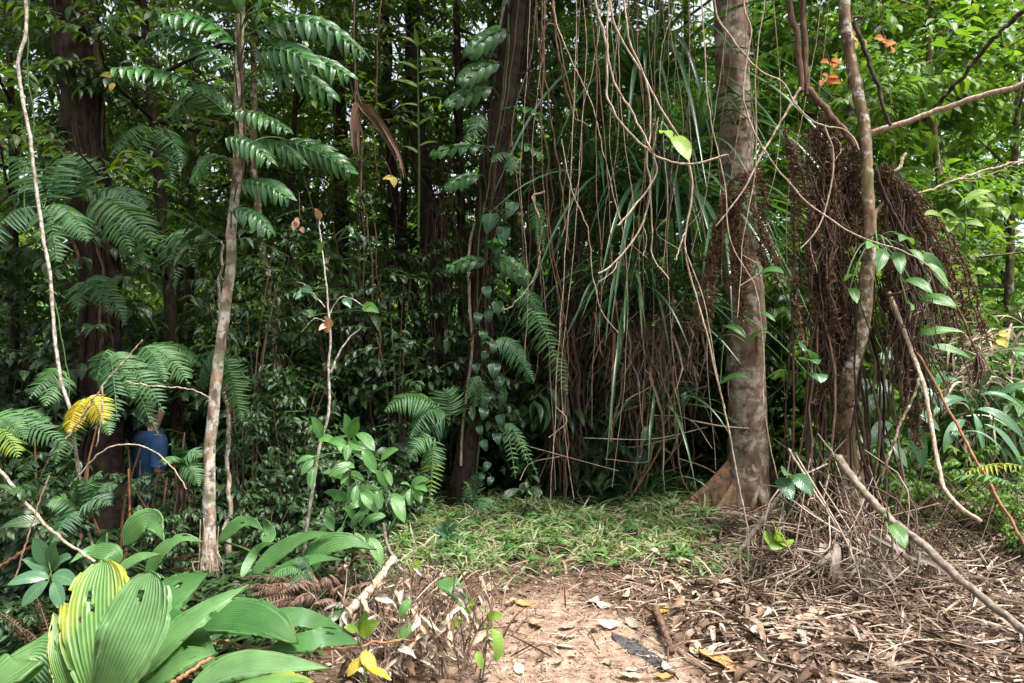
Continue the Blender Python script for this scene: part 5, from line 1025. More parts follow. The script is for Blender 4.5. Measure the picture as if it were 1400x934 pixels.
for k in range(420):
    p = gp(RNG.normal(565, 60), RNG.uniform(800, 932)); e = p + V(RNG.normal(0, .16), RNG.normal(0, .12), RNG.uniform(.02, .30)); m_ = (p + e) / 2 + V(RNG.normal(0, .04), 0, .05); blade(g, cat([p, m_, e], 7), RNG.uniform(.0015, .006), 'strap', (RNG.normal(), -1, .5), 7, 2, .4, rnd=RNG.random(), twist=RNG.normal(0, 1))
tag(g.build('dry_grass', M['straw']), 'tangle of pale dry grass at the left edge of the bare path', 'dry grass', kind='stuff')
GD2 = 'dry grey stalks leaning under the strap leaves'
for i in range(14):
    x = RNG.uniform(770, 900); p = gp(x, RNG.uniform(670, 700)); d = p[1]; q = px(x + RNG.normal(15, 30), RNG.uniform(520, 620), d + .1)
    g = Geo(); tube(g, cat([p - V(0, 0, .03), (p + q) / 2 + RNG.normal(0, .03, 3), q], 12), np.linspace(.014, .007, 12) * RNG.uniform(.6, 1.2), 6, 0); tag(g.build('dry_stalk', M['straw' if i % 2 else 'rust'], None, p), 'dry leaning stalk on the forest floor under the strap leaves', 'stalk', GD2)
GD3 = 'rusty fern stems standing at the left'
for i in range(12):
    x = RNG.uniform(60, 270); d = RNG.uniform(4.2, 5.4); p = V((x - 700) / F * d, d, 0); p[2] = float(gz(p[0], d)); q = p + V(RNG.normal(0, .12), RNG.normal(0, .1), RNG.uniform(.5, 1.1))
    g = Geo(); tube(g, cat([p - V(0, 0, .05), (p + q) / 2 + RNG.normal(0, .03, 3), q], 12), np.linspace(.012, .005, 12), 6, 0); tag(g.build('dry_stalk', M['rust' if i % 2 else 'liana_brown'], None, p), 'thin rusty dead stem standing among the left ferns', 'stalk', GD3)
# fibrous stump left
b = on(px(210, 700, 5.2)[0], 5.2); strand_mass('fibrous_stump', 'shaggy tan fibrous stump below the blue shirted person', 'stump', [px(200, 688, 5.2), px(206, 694, 5.2), px(212, 705, 5.2)], 130, .5, .07, M['straw'], .006, .06, 431)
strand_mass('fibrous_stump', 'thin shaggy dead fern trunk left of the mottled tree foot', 'stump', [px(250, 655, 4.9), px(252, 670, 4.9), px(250, 690, 4.9)], 110, .45, .05, M['dead_fibre'], .006, .05, 432)
# fallen pale log near the dead fern
liana('pale broken log leaning in the dead fern heap', [(538, 765, 3.9), (520, 790, 3.75), (500, 812, 3.6), (470, 845, 3.4)], .030, .026, 'liana', .006, name='broken_log', cat_='log', seg=10)
liana('short grey stick poking up beside the broken log', [(524, 715, 4.2), (530, 745, 4.15), (542, 770, 4.1), (552, 782, 4.0)], .012, .014, 'pole', .003, name='stick', cat_='stick')
liana('brown stem lying across the lower left under the pleated leaves', [(300, 880, 2.95), (390, 890, 2.9), (480, 885, 3.0), (560, 875, 3.2), (600, 890, 3.2)], .009, .006, 'rust', .006, name='stick', cat_='stick')
liana('orange brown leaf stalk in front of the pleated plant', [(225, 940, 2.5), (250, 925, 2.5), (275, 908, 2.55), (290, 900, 2.6)], .012, .008, 'rust', .003, name='dead_stalk', cat_='stalk')

# ------------------------------------------------------------------ right side plants
def big_leaf_plant(label, base, leaves, mat='ginger', W=.32):
    t_ = thing('broad_leaf_plant', label, 'plant', base)
    for (bx, by, tx, ty, d) in leaves:
        a = px(bx, by, d); c = px(tx, ty, d - .15); L = np.linalg.norm(c - a); g = Geo(); blade(g, bez(a, c, .18 * L, 12), L * W * .5, 'ellip', (RNG.normal(0, .3), -.6, .8), 14, 6, .15, wave=.05, rnd=RNG.random())
        tube(g, bez(base + RNG.normal(0, .03, 3) * V(1, 1, 0), a, .08, 8), .006, 5, 1); g.build('leaf', [M[mat], M['stem_green']], t_, base)
big_leaf_plant('pale broad leaves behind the right dead vine mass', on(3.05, 5.75), [(1225, 505, 1260, 545, 5.6), (1215, 520, 1205, 560, 5.6), (1240, 530, 1290, 560, 5.6), (1200, 485, 1240, 505, 5.7), (1230, 560, 1285, 590, 5.5), (1220, 580, 1190, 610, 5.5), (1245, 575, 1262, 640, 5.4), (1210, 545, 1180, 570, 5.6), (1205, 600, 1240, 640, 5.3), (1250, 545, 1310, 520, 5.7), (1190, 520, 1175, 545, 5.6), (1225, 480, 1205, 500, 5.7)])
big_leaf_plant('cluster of narrow silvery leaves at the right edge under the shrubs', on(4.1, 5.9), [(1340, 540, 1400, 560, 5.8), (1335, 560, 1400, 600, 5.7), (1330, 565, 1345, 620, 5.6), (1325, 550, 1275, 570, 5.7), (1340, 530, 1370, 500, 5.9), (1320, 575, 1290, 620, 5.6), (1345, 580, 1400, 640, 5.5), (1300, 590, 1330, 610, 5.5), (1360, 545, 1420, 530, 5.8), (1320, 590, 1370, 615, 5.4)], 'ginger', .22)
big_leaf_plant('glossy leaves on the crooked trunk beside the dead vines', px(1195, 330, 4.9), [(1212, 345, 1200, 372, 4.75), (1225, 345, 1232, 375, 4.75), (1200, 342, 1185, 340, 4.75), (1240, 342, 1262, 362, 4.7), (1262, 360, 1295, 395, 4.7), (1235, 385, 1275, 402, 4.7), (1162, 395, 1172, 415, 4.8), (1240, 415, 1248, 425, 4.7), (1155, 385, 1172, 378, 4.8), (1258, 410, 1308, 420, 4.7), (1248, 335, 1230, 330, 4.75)], 'fresh', .36)
big_leaf_plant('heart-shaped grey-green leaves on thin stalks before the debris', px(1112, 520, 4.7), [(1110, 512, 1122, 524, 4.6), (1098, 497, 1118, 498, 4.6), (1108, 490, 1100, 480, 4.7)], 'heart', .9)
big_leaf_plant('two heart-shaped pale leaves above the debris heap', gp(1075, 760), [(1062, 655, 1083, 685, 4.5), (1082, 652, 1110, 678, 4.5), (1080, 655, 1072, 650, 4.5)], 'heart', .55)
big_leaf_plant('small lime lobed leaf low in the debris heap', gp(1062, 770), [(1062, 742, 1055, 752, 4.4), (1062, 742, 1064, 728, 4.4), (1064, 744, 1078, 748, 4.4)], 'lime', .9)
big_leaf_plant('oval leaf with holes hanging under the fallen pole', px(1216, 712, 4.1), [(1216, 718, 1238, 750, 4.1)], 'fresh', .5)
big_leaf_plant('lime leaf hanging before the pale forked liana', px(900, 182, 4.2), [(903, 183, 918, 190, 4.2), (917, 189, 942, 220, 4.2)], 'lime', .4)
big_leaf_plant('single green leaf before the tan trunk with yellow tip', px(1040, 380, 4.8), [(1038, 376, 1072, 374, 4.75)], 'fresh', .36)
big_leaf_plant('dark leaves at the tan trunk middle height', px(985, 470, 6.1), [(990, 447, 1020, 462, 6.0), (985, 525, 1024, 518, 5.9), (1020, 470, 1052, 455, 6.0), (1030, 430, 1060, 440, 6.0)], 'fresh', .3)
seedling('bright yellow green sprig of leaves at the right edge', px(1320, 330, 5.0), [(1320, 290, 5), (1318, 270, 5)], [(1318, 275, 1304, 262, 4.9), (1320, 274, 1355, 262, 4.9), (1310, 300, 1288, 290, 4.9), (1312, 304, 1300, 305, 4.9), (1318, 305, 1345, 310, 4.9), (1335, 284, 1362, 282, 4.9), (1290, 298, 1265, 294, 4.9), (1300, 302, 1297, 318, 4.9)], 'lime', 'ellip', .5)
seedling('long green leaves on a thin stalk right of the dead vines', px(1250, 470, 4.9), [(1260, 440, 4.85), (1270, 400, 4.8)], [(1262, 345, 1296, 398, 4.7), (1258, 412, 1308, 422, 4.7), (1262, 458, 1320, 455, 4.7), (1258, 460, 1275, 440, 4.8), (1275, 475, 1330, 492, 4.8)], 'fresh', 'lance', .28)
for lab, x, y, d, mt in [('orange leaf cluster between the twin bare stems and crooked trunk', 1136, 104, 5.6, 'orange'), ('orange leaf spray just above the lower orange cluster', 1135, 86, 5.65, 'orange'), ('orange leaves right of the crooked trunk top', 1210, 62, 5.6, 'orange'), ('yellow orange leaves against the crooked trunk', 1172, 46, 5.6, 'yellow'), ('yellow leaf pair hanging left of the vine tangle', 536, 242, 6.5, 'yellow'), ('yellow dead leaves hanging low at the right edge', 1360, 465, 5.5, 'yellow'), ('yellow leaf pair on the upper left strangled trunk', 155, 114, 5.9, 'yellow'), ('dry pink leaves above the whitish sapling', 410, 300, 5.5, 'pink'), ('yellow leaf low in the shade behind the whitish sapling', 378, 692, 5.6, 'yellow'), ('lime leaf pair beside the upper climber leaves', 405, 107, 4.6, 'lime'), ('lime lobed leaf under the upper climber leaves', 428, 138, 4.6, 'lime')]:
    b = px(x, y, d); t = thing('leaf_spray', lab, 'leaf', b); g = Geo()
    up_ = b + V(RNG.normal(0, .05), .15, .25); tube(g, bez(up_, b, .03, 8), .003, 4, 0); g.build('twig', M['stem_brown'], t, b)
    for k in range(2 if 'pair' in lab or 'lime lobed' in lab or 'leaf low' in lab else 5):
        a = RNG.uniform(2.6, 6.8); s = .085 * d / 5.5 * RNG.uniform(.7, 1.2); g = Geo(); q = b + V(RNG.normal(0, .02), RNG.normal(0, .02), RNG.normal(0, .03)); e = q + V(math.cos(a) * s, -.03, -abs(math.sin(a)) * s)
        blade(g, bez(q, e, .01, 8), s * .33, 'ovate', (RNG.normal(0, .3), -1, .4), 8, 4, .2, wave=.1, rnd=RNG.random()); g.build('leaf', [M[mt]], t, b)
# dead folded leaves hanging in the canopy gap
for lab, pts in [('dead brown folded leaf hanging straight in the upper middle', [(490, 140, 6), (486, 165, 6), (486, 190, 6), (487, 212, 6)]), ('long dead brown leaf arching down to the yellow leaves', [(494, 142, 6), (512, 160, 6), (530, 185, 6), (545, 215, 6), (552, 245, 6)])]:
    P = pth(pts, 12); g = Geo()
    for k in range(3): blade(g, P + V(.02 * (k - 1), .01 * k, 0), .028, 'strap', (RNG.normal(0, .5), -1, 0), 14, 2, .8, rnd=.9, twist=RNG.normal(0, .6))
    tube(g, cat([px(487, 105, 6), px(489, 125, 6), P[0]], 8), .006, 5, 0); tag(g.build('dead_leaf', M['dead_brown'], None, P[0]), lab, 'leaf')

# ------------------------------------------------------------------ ground cover
def scatter(n, x0, x1, y0, y1): return RNG.uniform(x0, x1, n), RNG.uniform(y0, y1, n)
g = Geo()
n = 24000; x, y = scatter(n, -1.4, 2.4, 4.35, 7.3)
dens = (sst((y - (4.35 + .25 * np.sin(x * 3) + .12 * np.sin(x * 9))) / 1.0)) * sst((x + 1.2) / .5) * (1 - sst((x - 1.35 - .18 * (y - 5)) / .45)) * (1 - .75 * sst((y - 6.3) / .6))
nz = np.sin(x * 5.3 + 1) * np.sin(y * 6.1) + .6 * np.sin(x * 11 - y * 7)
keep = (RNG.random(n) < dens * np.clip(.20 + .32 * nz, .02, 1)); x, y = x[keep], y[keep]; n = len(x)
for rep in range(3):
    O = np.column_stack([x, y, gz(x, y)]) + RNG.normal(0, .012, (n, 3)) * V(1, 1, 0) + V(0, 0, .022 * rep)
    D = rdir(n, .3, 2.2); batch(g, TP_GRASS, O, D, V(0, 0, 1) + RNG.normal(0, .3, (n, 3)), RNG.uniform(.07, .30, n), RNG.uniform(.07, .18, n))
tag(g.build('grass', M['grass']), 'short bright grass patch in front of the vine-clad tree', 'grass', kind='stuff')
g = Geo(); n = 170; x, y = scatter(n, -.9, 1.7, 4.6, 6.8)
for rep in range(5):
    O = np.column_stack([x, y, gz(x, y) + .04 + .02 * rep]); batch(g, TP_LANCE, O, rdir(n, 0, 1.0), V(0, 0, 1) + RNG.normal(0, .25, (n, 3)), RNG.uniform(.06, .13, n))
tag(g.build('ground_cover', M['fresh']), 'small broad-leaved green weeds mixed through the grass patch', 'ground cover', kind='stuff')
g = Geo(); n = 9000; x, y = scatter(n, 2.0, 5.6, 4.3, 8); dens = sst((x - 2.2) / .6) * sst((y - 4.6) / .8) * np.clip(.4 + .5 * np.sin(x * 4) * np.sin(y * 5), .05, 1); keep = RNG.random(n) < dens; x, y = x[keep], y[keep]; n = len(x)
for rep in range(3):
    O = np.column_stack([x, y, gz(x, y) + .03 * rep]); batch(g, TP_GRASS, O, rdir(n, .2, 1.6), V(0, 0, 1) + RNG.normal(0, .2, (n, 3)), RNG.uniform(.08, .22, n), RNG.uniform(.07, .15, n))
tag(g.build('grass', M['grass']), 'thin weedy grass under the bent pole at right', 'grass', kind='stuff')
# small broad weeds across the forest floor
g = Geo(); n = 8500; x, y = scatter(n, -4.8, 3.4, 2.9, 8.5); keep = (x < -.9) | (y > 6.9); x, y = x[keep], y[keep]; n = len(x)
for rep in range(4):
    O = np.column_stack([x, y, gz(x, y) + .05 + .02 * rep]); batch(g, TP_ELL, O, rdir(n, -.1, .8), V(0, 0, 1) + RNG.normal(0, .3, (n, 3)), RNG.uniform(.03, .12, n))
tag(g.build('ground_cover', M['under']), 'small dark leafy weeds over the shaded forest floor', 'ground cover', kind='stuff')
# leaf litter
g = Geo(); n = 9000; x, y = scatter(n, -4.5, 4.8, 2.2, 9); path = ((x - .28) / .95) ** 2 + ((y - 2.4) / 2.0) ** 2
keep = RNG.random(n) < np.where(path < .8, .22, .9); x, y = x[keep], y[keep]; n = len(x)
O = np.column_stack([x, y, gz(x, y) + RNG.uniform(.006, .035, n)]); batch(g, tpl('ellip', .26, 4, 2, 1.0, .5), O, rdir(n, -.15, .25), V(0, 0, 1) + RNG.normal(0, .35, (n, 3)), RNG.uniform(.02, .085, n), None, RNG.random(n) ** 1.2)
n = 2600; x, y = scatter(n, .98, 4.8, 2.3, 5.6); batch(g, tpl('ellip', .24, 5, 2, 1.3, .6), np.column_stack([x, y, gz(x, y) + RNG.uniform(.02, .09, n)]), rdir(n, -.2, .3), V(0, 0, 1) + RNG.normal(0, .6, (n, 3)), RNG.uniform(.04, .15, n), RNG.uniform(.04, .10, n), RNG.random(n) ** 1.3)
n = 5000; x, y = scatter(n, -1.2, 1.6, 2.2, 4.8); batch(g, tpl('ellip', .4, 2, 2, .4, .2), np.column_stack([x, y, gz(x, y) + .006]), rdir(n, -.3, .5), V(0, 0, 1) + RNG.normal(0, .5, (n, 3)), RNG.uniform(.004, .020, n), None, RNG.random(n) * .8)
tag(g.build('leaf_litter', M['litter']), 'brown fallen leaf fragments strewn over the soil', 'leaf litter', kind='stuff')
# straw
g = Geo(); n = 15000; x, y = scatter(n, .35, 5.0, 2.3, 6.2); dens = sst((x - .55 - .25 * np.sin(y * 4) - .35 * sst((y - 3.2) / 1.2) * 0) / .6) * (1 - .8 * sst((y - 4.9) / .5) * (x < 1.6)); keep = RNG.random(n) < dens; x, y = x[keep], y[keep]; n = len(x)
O = np.column_stack([x, y, gz(x, y) + RNG.uniform(.004, .10, n) * sst((x - .7) / 1.2)+.005]); batch(g, TP_STRAW, O, rdir(n, -.18, .28), V(0, 0, 1) + RNG.normal(0, .5, (n, 3)), RNG.uniform(.06, .42, n) , RNG.uniform(.08, .30, n), RNG.random(n))
n = 1500; xx_, yy_ = scatter(n, .7, 5.0, 2.3, 5.6); k_ = RNG.random(n) < sst((xx_ - .8) / .8) * (1 - .8 * sst((yy_ - 4.9) / .5) * (xx_ < 1.8)); xx_, yy_ = xx_[k_], yy_[k_]; n = len(xx_)
batch(g, tpl('lance', .10, 5, 2, .7, .6), np.column_stack([xx_, yy_, gz(xx_, yy_) + RNG.uniform(.03, .10, n)]), rdir(n, -.15, .3), V(0, 0, 1) + RNG.normal(0, .6, (n, 3)), RNG.uniform(.06, .26, n), RNG.uniform(.06, .16, n), RNG.random(n))
n = 1500; xx_, yy_ = scatter(n, -1.0, 1.8, 4.3, 6.6); batch(g, TP_STRAW, np.column_stack([xx_, yy_, gz(xx_, yy_) + RNG.uniform(.02, .10, n)]), rdir(n, -.2, .6), V(0, 0, 1) + RNG.normal(0, .5, (n, 3)), RNG.uniform(.06, .25, n), RNG.uniform(.06, .16, n), RNG.random(n))
n = 4200; x, y = scatter(n, -1.6, 1.1, 2.3, 4.8); keep = RNG.random(n) < np.where((x > -.25), .75, .9); x, y = x[keep], y[keep]; n = len(x)
O = np.column_stack([x, y, gz(x, y) + RNG.uniform(.004, .03, n)]); batch(g, TP_STRAW, O, rdir(n, -.1, .12), V(0, 0, 1) + RNG.normal(0, .4, (n, 3)), RNG.uniform(.03, .16, n), RNG.uniform(.04, .12, n), RNG.random(n))
tag(g.build('dry_straw', M['straw']), 'layer of dry straw and palm fibre beside the bare path', 'straw', kind='stuff')
# twig tangle at right (dark thin twigs)
g = Geo()
for k in range(190):
    p = gp(RNG.uniform(1170, 1400), RNG.uniform(690, 800)); e = p + V(RNG.uniform(-.6, .6), RNG.uniform(-.3, .3), RNG.uniform(.1, .6)); tube(g, cat([p, (p + e) / 2 + RNG.normal(0, .06, 3), e], 8), RNG.uniform(.002, .005), 4, 0, RNG.random())
tag(g.build('twig_tangle', M['stem_brown']), 'tangle of thin dark twigs at right above the fallen pole', 'twigs', kind='stuff')
g = Geo()
for k in range(260):
    p = px(RNG.uniform(1290, 1400), RNG.uniform(430, 620), RNG.uniform(6, 7)); e = p + V(RNG.uniform(-.4, .4), -.1, RNG.uniform(-.35, .1)); blade(g, cat([p, (p + e) / 2 + V(0, 0, .06), e], 6), .012, 'strap', (0, -.5, 1), 6, 2, .4, rnd=RNG.random())
tag(g.build('dry_grass', M['straw']), 'dry brown grass tangle below the right side shrubs', 'dry grass', kind='stuff')

# fallen leaves one by one
def fallen(label, x, y, L, W, rz, mat, curl=.25, name='fallen_leaf', kind='ellip', rnd=.5, group=None, up=.012, fold=.25):
    p = gp(x, y); d = V(math.cos(rz), math.sin(rz), 0); g = Geo(); n = 7; t_ = np.linspace(-.5, .5, n)[:, None]
    P_ = p + d * L * t_ + V(0, 0, 1) * (curl * L * (2 * t_) ** 2 * .5); P_[:, 2] = gz(P_[:, 0], P_[:, 1]) + up + curl * L * (2 * t_[:, 0]) ** 2 * .5
    blade(g, P_, W, kind, (RNG.normal(0, .15), RNG.normal(0, .15), 1), 12, 4, fold, wave=.12, rnd=rnd); e = P_[0]
    tube(g, cat([e, e - d * .025, e - d * .05 + V(0, 0, .004)], 5), .0025, 4, 0, rnd)
    return tag(g.build(name, M[mat], None, p), label, 'leaf', group)
fallen('bright orange fallen leaf at the top of the bare path', 716, 830, .15, .035, -.4, 'dead_orange')
fallen('pale curled leaf near the grass edge', 812, 826, .11, .035, .9, 'dead_grey', .5, rnd=1)
fallen('second pale leaf overlapping toward the orange one', 826, 832, .10, .03, -.6, 'dead_tan', .4, rnd=1)
fallen('yellow fallen leaf on the straw edge right of the path', 906, 840, .11, .035, .6, 'yellow', .15)
fallen('long orange brown dead leaf at the bottom edge of the path', 988, 912, .30, .045, -1.0, 'dead_orange', .12, fold=.5)
fallen('small orange leaf tip at the bottom beside the black bark strip', 908, 930, .10, .03, .2, 'dead_orange', .3)
fallen('large grey-white crumpled leaf at the lower right', 1080, 870, .22, .05, .2, 'dead_grey', .3, rnd=1)
fallen('pinkish curled leaf sheath in the right litter', 1243, 848, .16, .035, .5, 'pink', .5)
fallen('pink leaf sheath standing in the right litter', 1212, 825, .16, .025, -1.2, 'pink', .4)
fallen('small red leaf on the path edge by the lime seedling', 662, 856, .05, .016, .1, 'dead_orange', .2)
fallen('red berry-like leaf scrap in the right litter', 1288, 830, .04, .02, .3, 'dead_orange', .3)
fallen('broad brown leaf hidden under the pleated leaves', 318, 892, .30, .07, .2, 'dead_tan', .15, rnd=0)
fallen('flat pale leaf on the path below the pale curled pair', 770, 888, .16, .02, -.1, 'dead_tan', .1, rnd=1)
fallen('long green strap leaf fallen across the debris foot', 1170, 805, .42, .016, .15, 'fresh', .2, kind='strap')
fallen('green narrow leaf lying at the right edge', 1378, 798, .22, .03, -.3, 'heart', .1)
fallen('yellow green leaf on the fallen pole side', 1278, 750, .09, .03, .7, 'lime', .2)
GL = 'fallen dead leaves in the litter'
for i in range(70):
    if i < 46: x, y = RNG.uniform(860, 1400), RNG.uniform(800, 930)
    elif i < 58: x, y = RNG.uniform(640, 870), RNG.uniform(805, 932)
    else: x, y = RNG.uniform(520, 960), RNG.uniform(725, 810)
    s = RNG.uniform(.06, .15); mt = RNG.choice(['dead_grey', 'dead_tan', 'dead_tan', 'dead_grey', 'dead_brown', 'dead_grey'])
    fallen({'dead_grey': 'curled greyish fallen leaf lying in the ground litter', 'dead_tan': 'curled tan fallen leaf lying in the ground litter', 'dead_brown': 'dark brown curled fallen leaf lying in the ground litter'}[mt], x, y, s, s * RNG.uniform(.16, .28), RNG.uniform(0, 6.28), mt, RNG.uniform(.1, .5), rnd=RNG.random(), group=GL)
# dead pinnate frond with grey lobes
b = gp(1000, 868); t = thing('dead_palm_frond', 'fallen grey frond with torn lobes lying on the straw', 'dead frond', b)
P = np.array([gp(1000, 866), gp(1060, 868), gp(1130, 874), gp(1200, 886), gp(1245, 892)]) + V(0, 0, .05); g = Geo(); tube(g, cat(P, 24), np.linspace(.010, .005, 24), 6, 0); g.build('stalk', M['liana'], t, b)
PC = cat(P, 14)
for i in range(1, 13):
    g = Geo(); q = PC[i]; e = q + V(RNG.normal(0, .03), -RNG.uniform(.12, .26) * (1 if i % 2 else -.8), 0); e[2] = float(gz(e[0], e[1])) + .015
    blade(g, bez(q, e, .02, 8), RNG.uniform(.018, .032), 'lance', (RNG.normal(0, .2), 0, 1), 8, 4, .4, wave=.2, rnd=.5 + .5 * RNG.random()); g.build('lobe', M['dead_grey'], t, b)
# black bark strip
P = np.array([gp(836, 870), gp(858, 882), gp(885, 898), gp(905, 914), gp(926, 932)]) + V(0, 0, .02); g = Geo()
blade(g, P, .05, 'lance', (0, 0, 1), 26, 10, -.25, .006, rnd=.4, wave=.1); blade(g, P + V(0.01, .01, -.012), .045, 'lance', (0, 0, 1), 26, 10, -.1, .006, rnd=.6, wave=.1)
tag(g.build('bark_strip', M['black_bark'], None, P[0]), 'black charred looking bark strip lying on the bare path', 'bark')
for lab, pts, r, m_ in [('split brown palm stem piece upright at the straw edge', [(896, 838), (902, 860), (912, 885), (920, 900)], .022, 'liana_brown'), ('pale flattened log in the middle of the right litter', [(1078, 862), (1110, 852), (1150, 846), (1185, 842)], .022, 'liana'), ('round brown stick at the debris foot', [(1040, 836), (1080, 828), (1120, 822), (1200, 815)], .014, 'liana_brown'), ('pinkish stick end behind the debris foot', [(1230, 812), (1262, 808), (1292, 804)], .018, 'liana'),
                        ('long thin stick from the debris to the lower right', [(1040, 870), (1150, 880), (1250, 886), (1320, 915)], .008, 'stem_brown'), ('pale thin stick curving through the middle litter', [(1080, 862), (1120, 842), (1165, 828), (1210, 820)], .007, 'liana'), ('dark straight stick crossing the litter centre', [(925, 800), (1000, 830), (1080, 860), (1150, 890)], .008, 'stem_brown'), ('grey stick lying under the fallen pole', [(1345, 735), (1370, 760), (1400, 790)], .014, 'pole'), ('thin curved twig lying on the bare path', [(748, 905), (770, 880), (800, 868), (820, 890)], .004, 'stem_brown'),
                        ('tiny dark twig on the path below the orange leaf', [(700, 870), (725, 850), (748, 845)], .004, 'stem_brown'), ('short straight stick lying in the grass before the buttress', [(915, 705), (935, 722), (956, 738)], .010, 'liana'), ('thin pale stick in the grass centre', [(826, 722), (842, 712), (858, 706)], .006, 'liana'), ('grey stick on the forest floor right of the vine-clad tree', [(735, 685), (765, 672), (795, 660)], .016, 'liana_brown')]:
    P = np.array([gp(*q) for q in pts]); P[:, 2] += r * 1.2 + .03 * np.sin(np.linspace(0, 3.1, len(P))); g = Geo(); Q = cat(P, 24) + RNG.normal(0, r * .12, (24, 3)); tube(g, Q, np.linspace(r, r * .7, 24), 8, 0, RNG.random(), rough=.08)
    tag(g.build('stick', M[m_], None, P[0]), lab, 'stick')
GK = 'thin sticks in the right litter'
for i in range(64):
    p = gp(RNG.uniform(880, 1400), RNG.uniform(800, 930)); a = RNG.normal(-.5, .7); L = RNG.uniform(.15, .9); r = RNG.uniform(.002, .009); q = p + V(math.cos(a), math.sin(a), 0) * L; q[2] = float(gz(q[0], q[1]))
    g = Geo(); tube(g, cat([p + V(0, 0, r + .015), (p + q) / 2 + V(0, 0, r + .04) + RNG.normal(0, .02, 3) * V(1, 1, .3), q + V(0, 0, r + .02)], 12), np.linspace(r, r * .6, 12), 6, 0, RNG.random(), rough=.06)
    tag(g.build('stick', M['liana' if i % 3 else 'stem_brown'], None, p), 'thin dry stick lying in the right hand litter', 'stick', GK)

# ------------------------------------------------------------------ person walking in the shade
def person():
    d = 6.85; c = px(207, 598, d); gx = c[0]; z0 = float(gz(gx, d)); s = (c[2] + .0 - z0) / 1.42
    def q(x, y, z): return (x * s, y * s, z * s)
    Vt = [('pelvis', q(0, 0, .93), .15), ('spine', q(0, 0, 1.10), .14), ('chest', q(0, .02, 1.30), .165), ('neck0', q(0, .0, 1.45), .07), ('neck1', q(0, -.01, 1.52), .055), ('head0', q(0, -.02, 1.60), .085), ('head1', q(0, -.01, 1.70), .095), ('head2', q(0, 0, 1.76), .06),
          ('sL', q(-.17, 0, 1.41), .065), ('eL', q(-.25, .03, 1.14), .043), ('wL', q(-.24, -.06, .90), .03), ('hL', q(-.24, -.09, .83), .032), ('sR', q(.17, 0, 1.41), .065), ('eR', q(.25, .06, 1.14), .043), ('wR', q(.26, .02, .90), .03), ('hR', q(.26, .0, .83), .032),
          ('hipL', q(-.09, 0, .88), .095), ('kL', q(-.10, -.10, .50), .06), ('aL', q(-.10, .02, .09), .04), ('tL', q(-.10, -.14, .035), .032), ('hipR', q(.09, 0, .88), .095), ('kR', q(.10, .06, .50), .06), ('aR', q(.10, .20, .10), .04), ('tR', q(.10, .06, .035), .032), ('nose', q(0, -.115, 1.645), .018)]
    E = [('pelvis', 'spine'), ('spine', 'chest'), ('chest', 'neck0'), ('neck0', 'neck1'), ('neck1', 'head0'), ('head0', 'head1'), ('head1', 'head2'), ('chest', 'sL'), ('sL', 'eL'), ('eL', 'wL'), ('wL', 'hL'), ('chest', 'sR'), ('sR', 'eR'), ('eR', 'wR'), ('wR', 'hR'), ('pelvis', 'hipL'), ('hipL', 'kL'), ('kL', 'aL'), ('aL', 'tL'), ('pelvis', 'hipR'), ('hipR', 'kR'), ('kR', 'aR'), ('aR', 'tR'), ('head0', 'nose')]
    for sd, hx in (('L', -.24), ('R', .26)):
        for f, (ox, oy, L) in enumerate([(-.018, -.03, .07), (-.006, -.012, .085), (.006, .006, .08), (.016, .024, .065), (-.03, -.045, .05)]):
            y0 = -.09 if sd == 'L' else .0
            Vt.append((f'f{sd}{f}a', q(hx + ox, y0 + oy, .80), .010)); Vt.append((f'f{sd}{f}b', q(hx + ox, y0 + oy - .012, .80 - L * .6), .009)); Vt.append((f'f{sd}{f}c', q(hx + ox, y0 + oy - .03, .80 - L), .008))
            E += [(f'h{sd}', f'f{sd}{f}a'), (f'f{sd}{f}a', f'f{sd}{f}b'), (f'f{sd}{f}b', f'f{sd}{f}c')]
    def skin(name, keep, add, m, parent=None, sub=2):
        names = [v[0] for v in Vt if keep(v[0])]; ix = {n_: i for i, n_ in enumerate(names)}; D = {v[0]: v for v in Vt}
        me = bpy.data.meshes.new(name); me.from_pydata([D[n_][1] for n_ in names], [(ix[a], ix[b_]) for a, b_ in E if a in ix and b_ in ix], []); me.materials.append(m)
        o = bpy.data.objects.new(name, me); COL.objects.link(o); md = o.modifiers.new('skin', 'SKIN'); md.use_smooth_shade = True
        for n_ in names:
            r = (D[n_][2]) * s + add + (.03 if add > .03 and n_ in ('sL', 'sR', 'neck0') else 0); me.skin_vertices[0].data[ix[n_]].radius = (r, r * (.72 if n_ in ('chest', 'spine', 'pelvis') else 1)); me.skin_vertices[0].data[ix[n_]].use_root = (n_ == names[0])
        ss_ = o.modifiers.new('subd', 'SUBSURF'); ss_.levels = sub; ss_.render_levels = sub
        if parent: o.parent = parent
        return o
    body = skin('person', lambda n_: True, 0, M['skin']); body.location = (float(gx), d, z0); body.rotation_euler = (0, 0, 2.4)
    tag(body, 'person in a blue short-sleeved shirt walking in the shade behind the ferns', 'person')
    g = Geo(); rings = [(.84, .195, .150), (.95, .176, .132), (1.08, .168, .125), (1.20, .184, .135), (1.32, .212, .148), (1.40, .226, .138), (1.445, .195, .122), (1.475, .120, .095), (1.495, .085, .082)]
    th = np.linspace(0, 2 * np.pi, 29)[:-1]; VV = []
    for k, (z, rx, ry) in enumerate(rings):
        wr = 1 + .025 * np.sin(th * 3 + k * 1.9) + .02 * np.sin(th * 5 - k * 2.3)
        VV.append(np.column_stack([rx * s * wr * np.cos(th), ry * s * wr * np.sin(th) + .01 * s, np.full(28, z * s) + .012 * s * np.sin(th * 2 + 1) * (k == 0)]))
    VV = np.array(VV); qq = [[a * 28 + b_, a * 28 + (b_ + 1) % 28, (a + 1) * 28 + (b_ + 1) % 28, (a + 1) * 28 + b_] for a in range(len(rings) - 1) for b_ in range(28)]
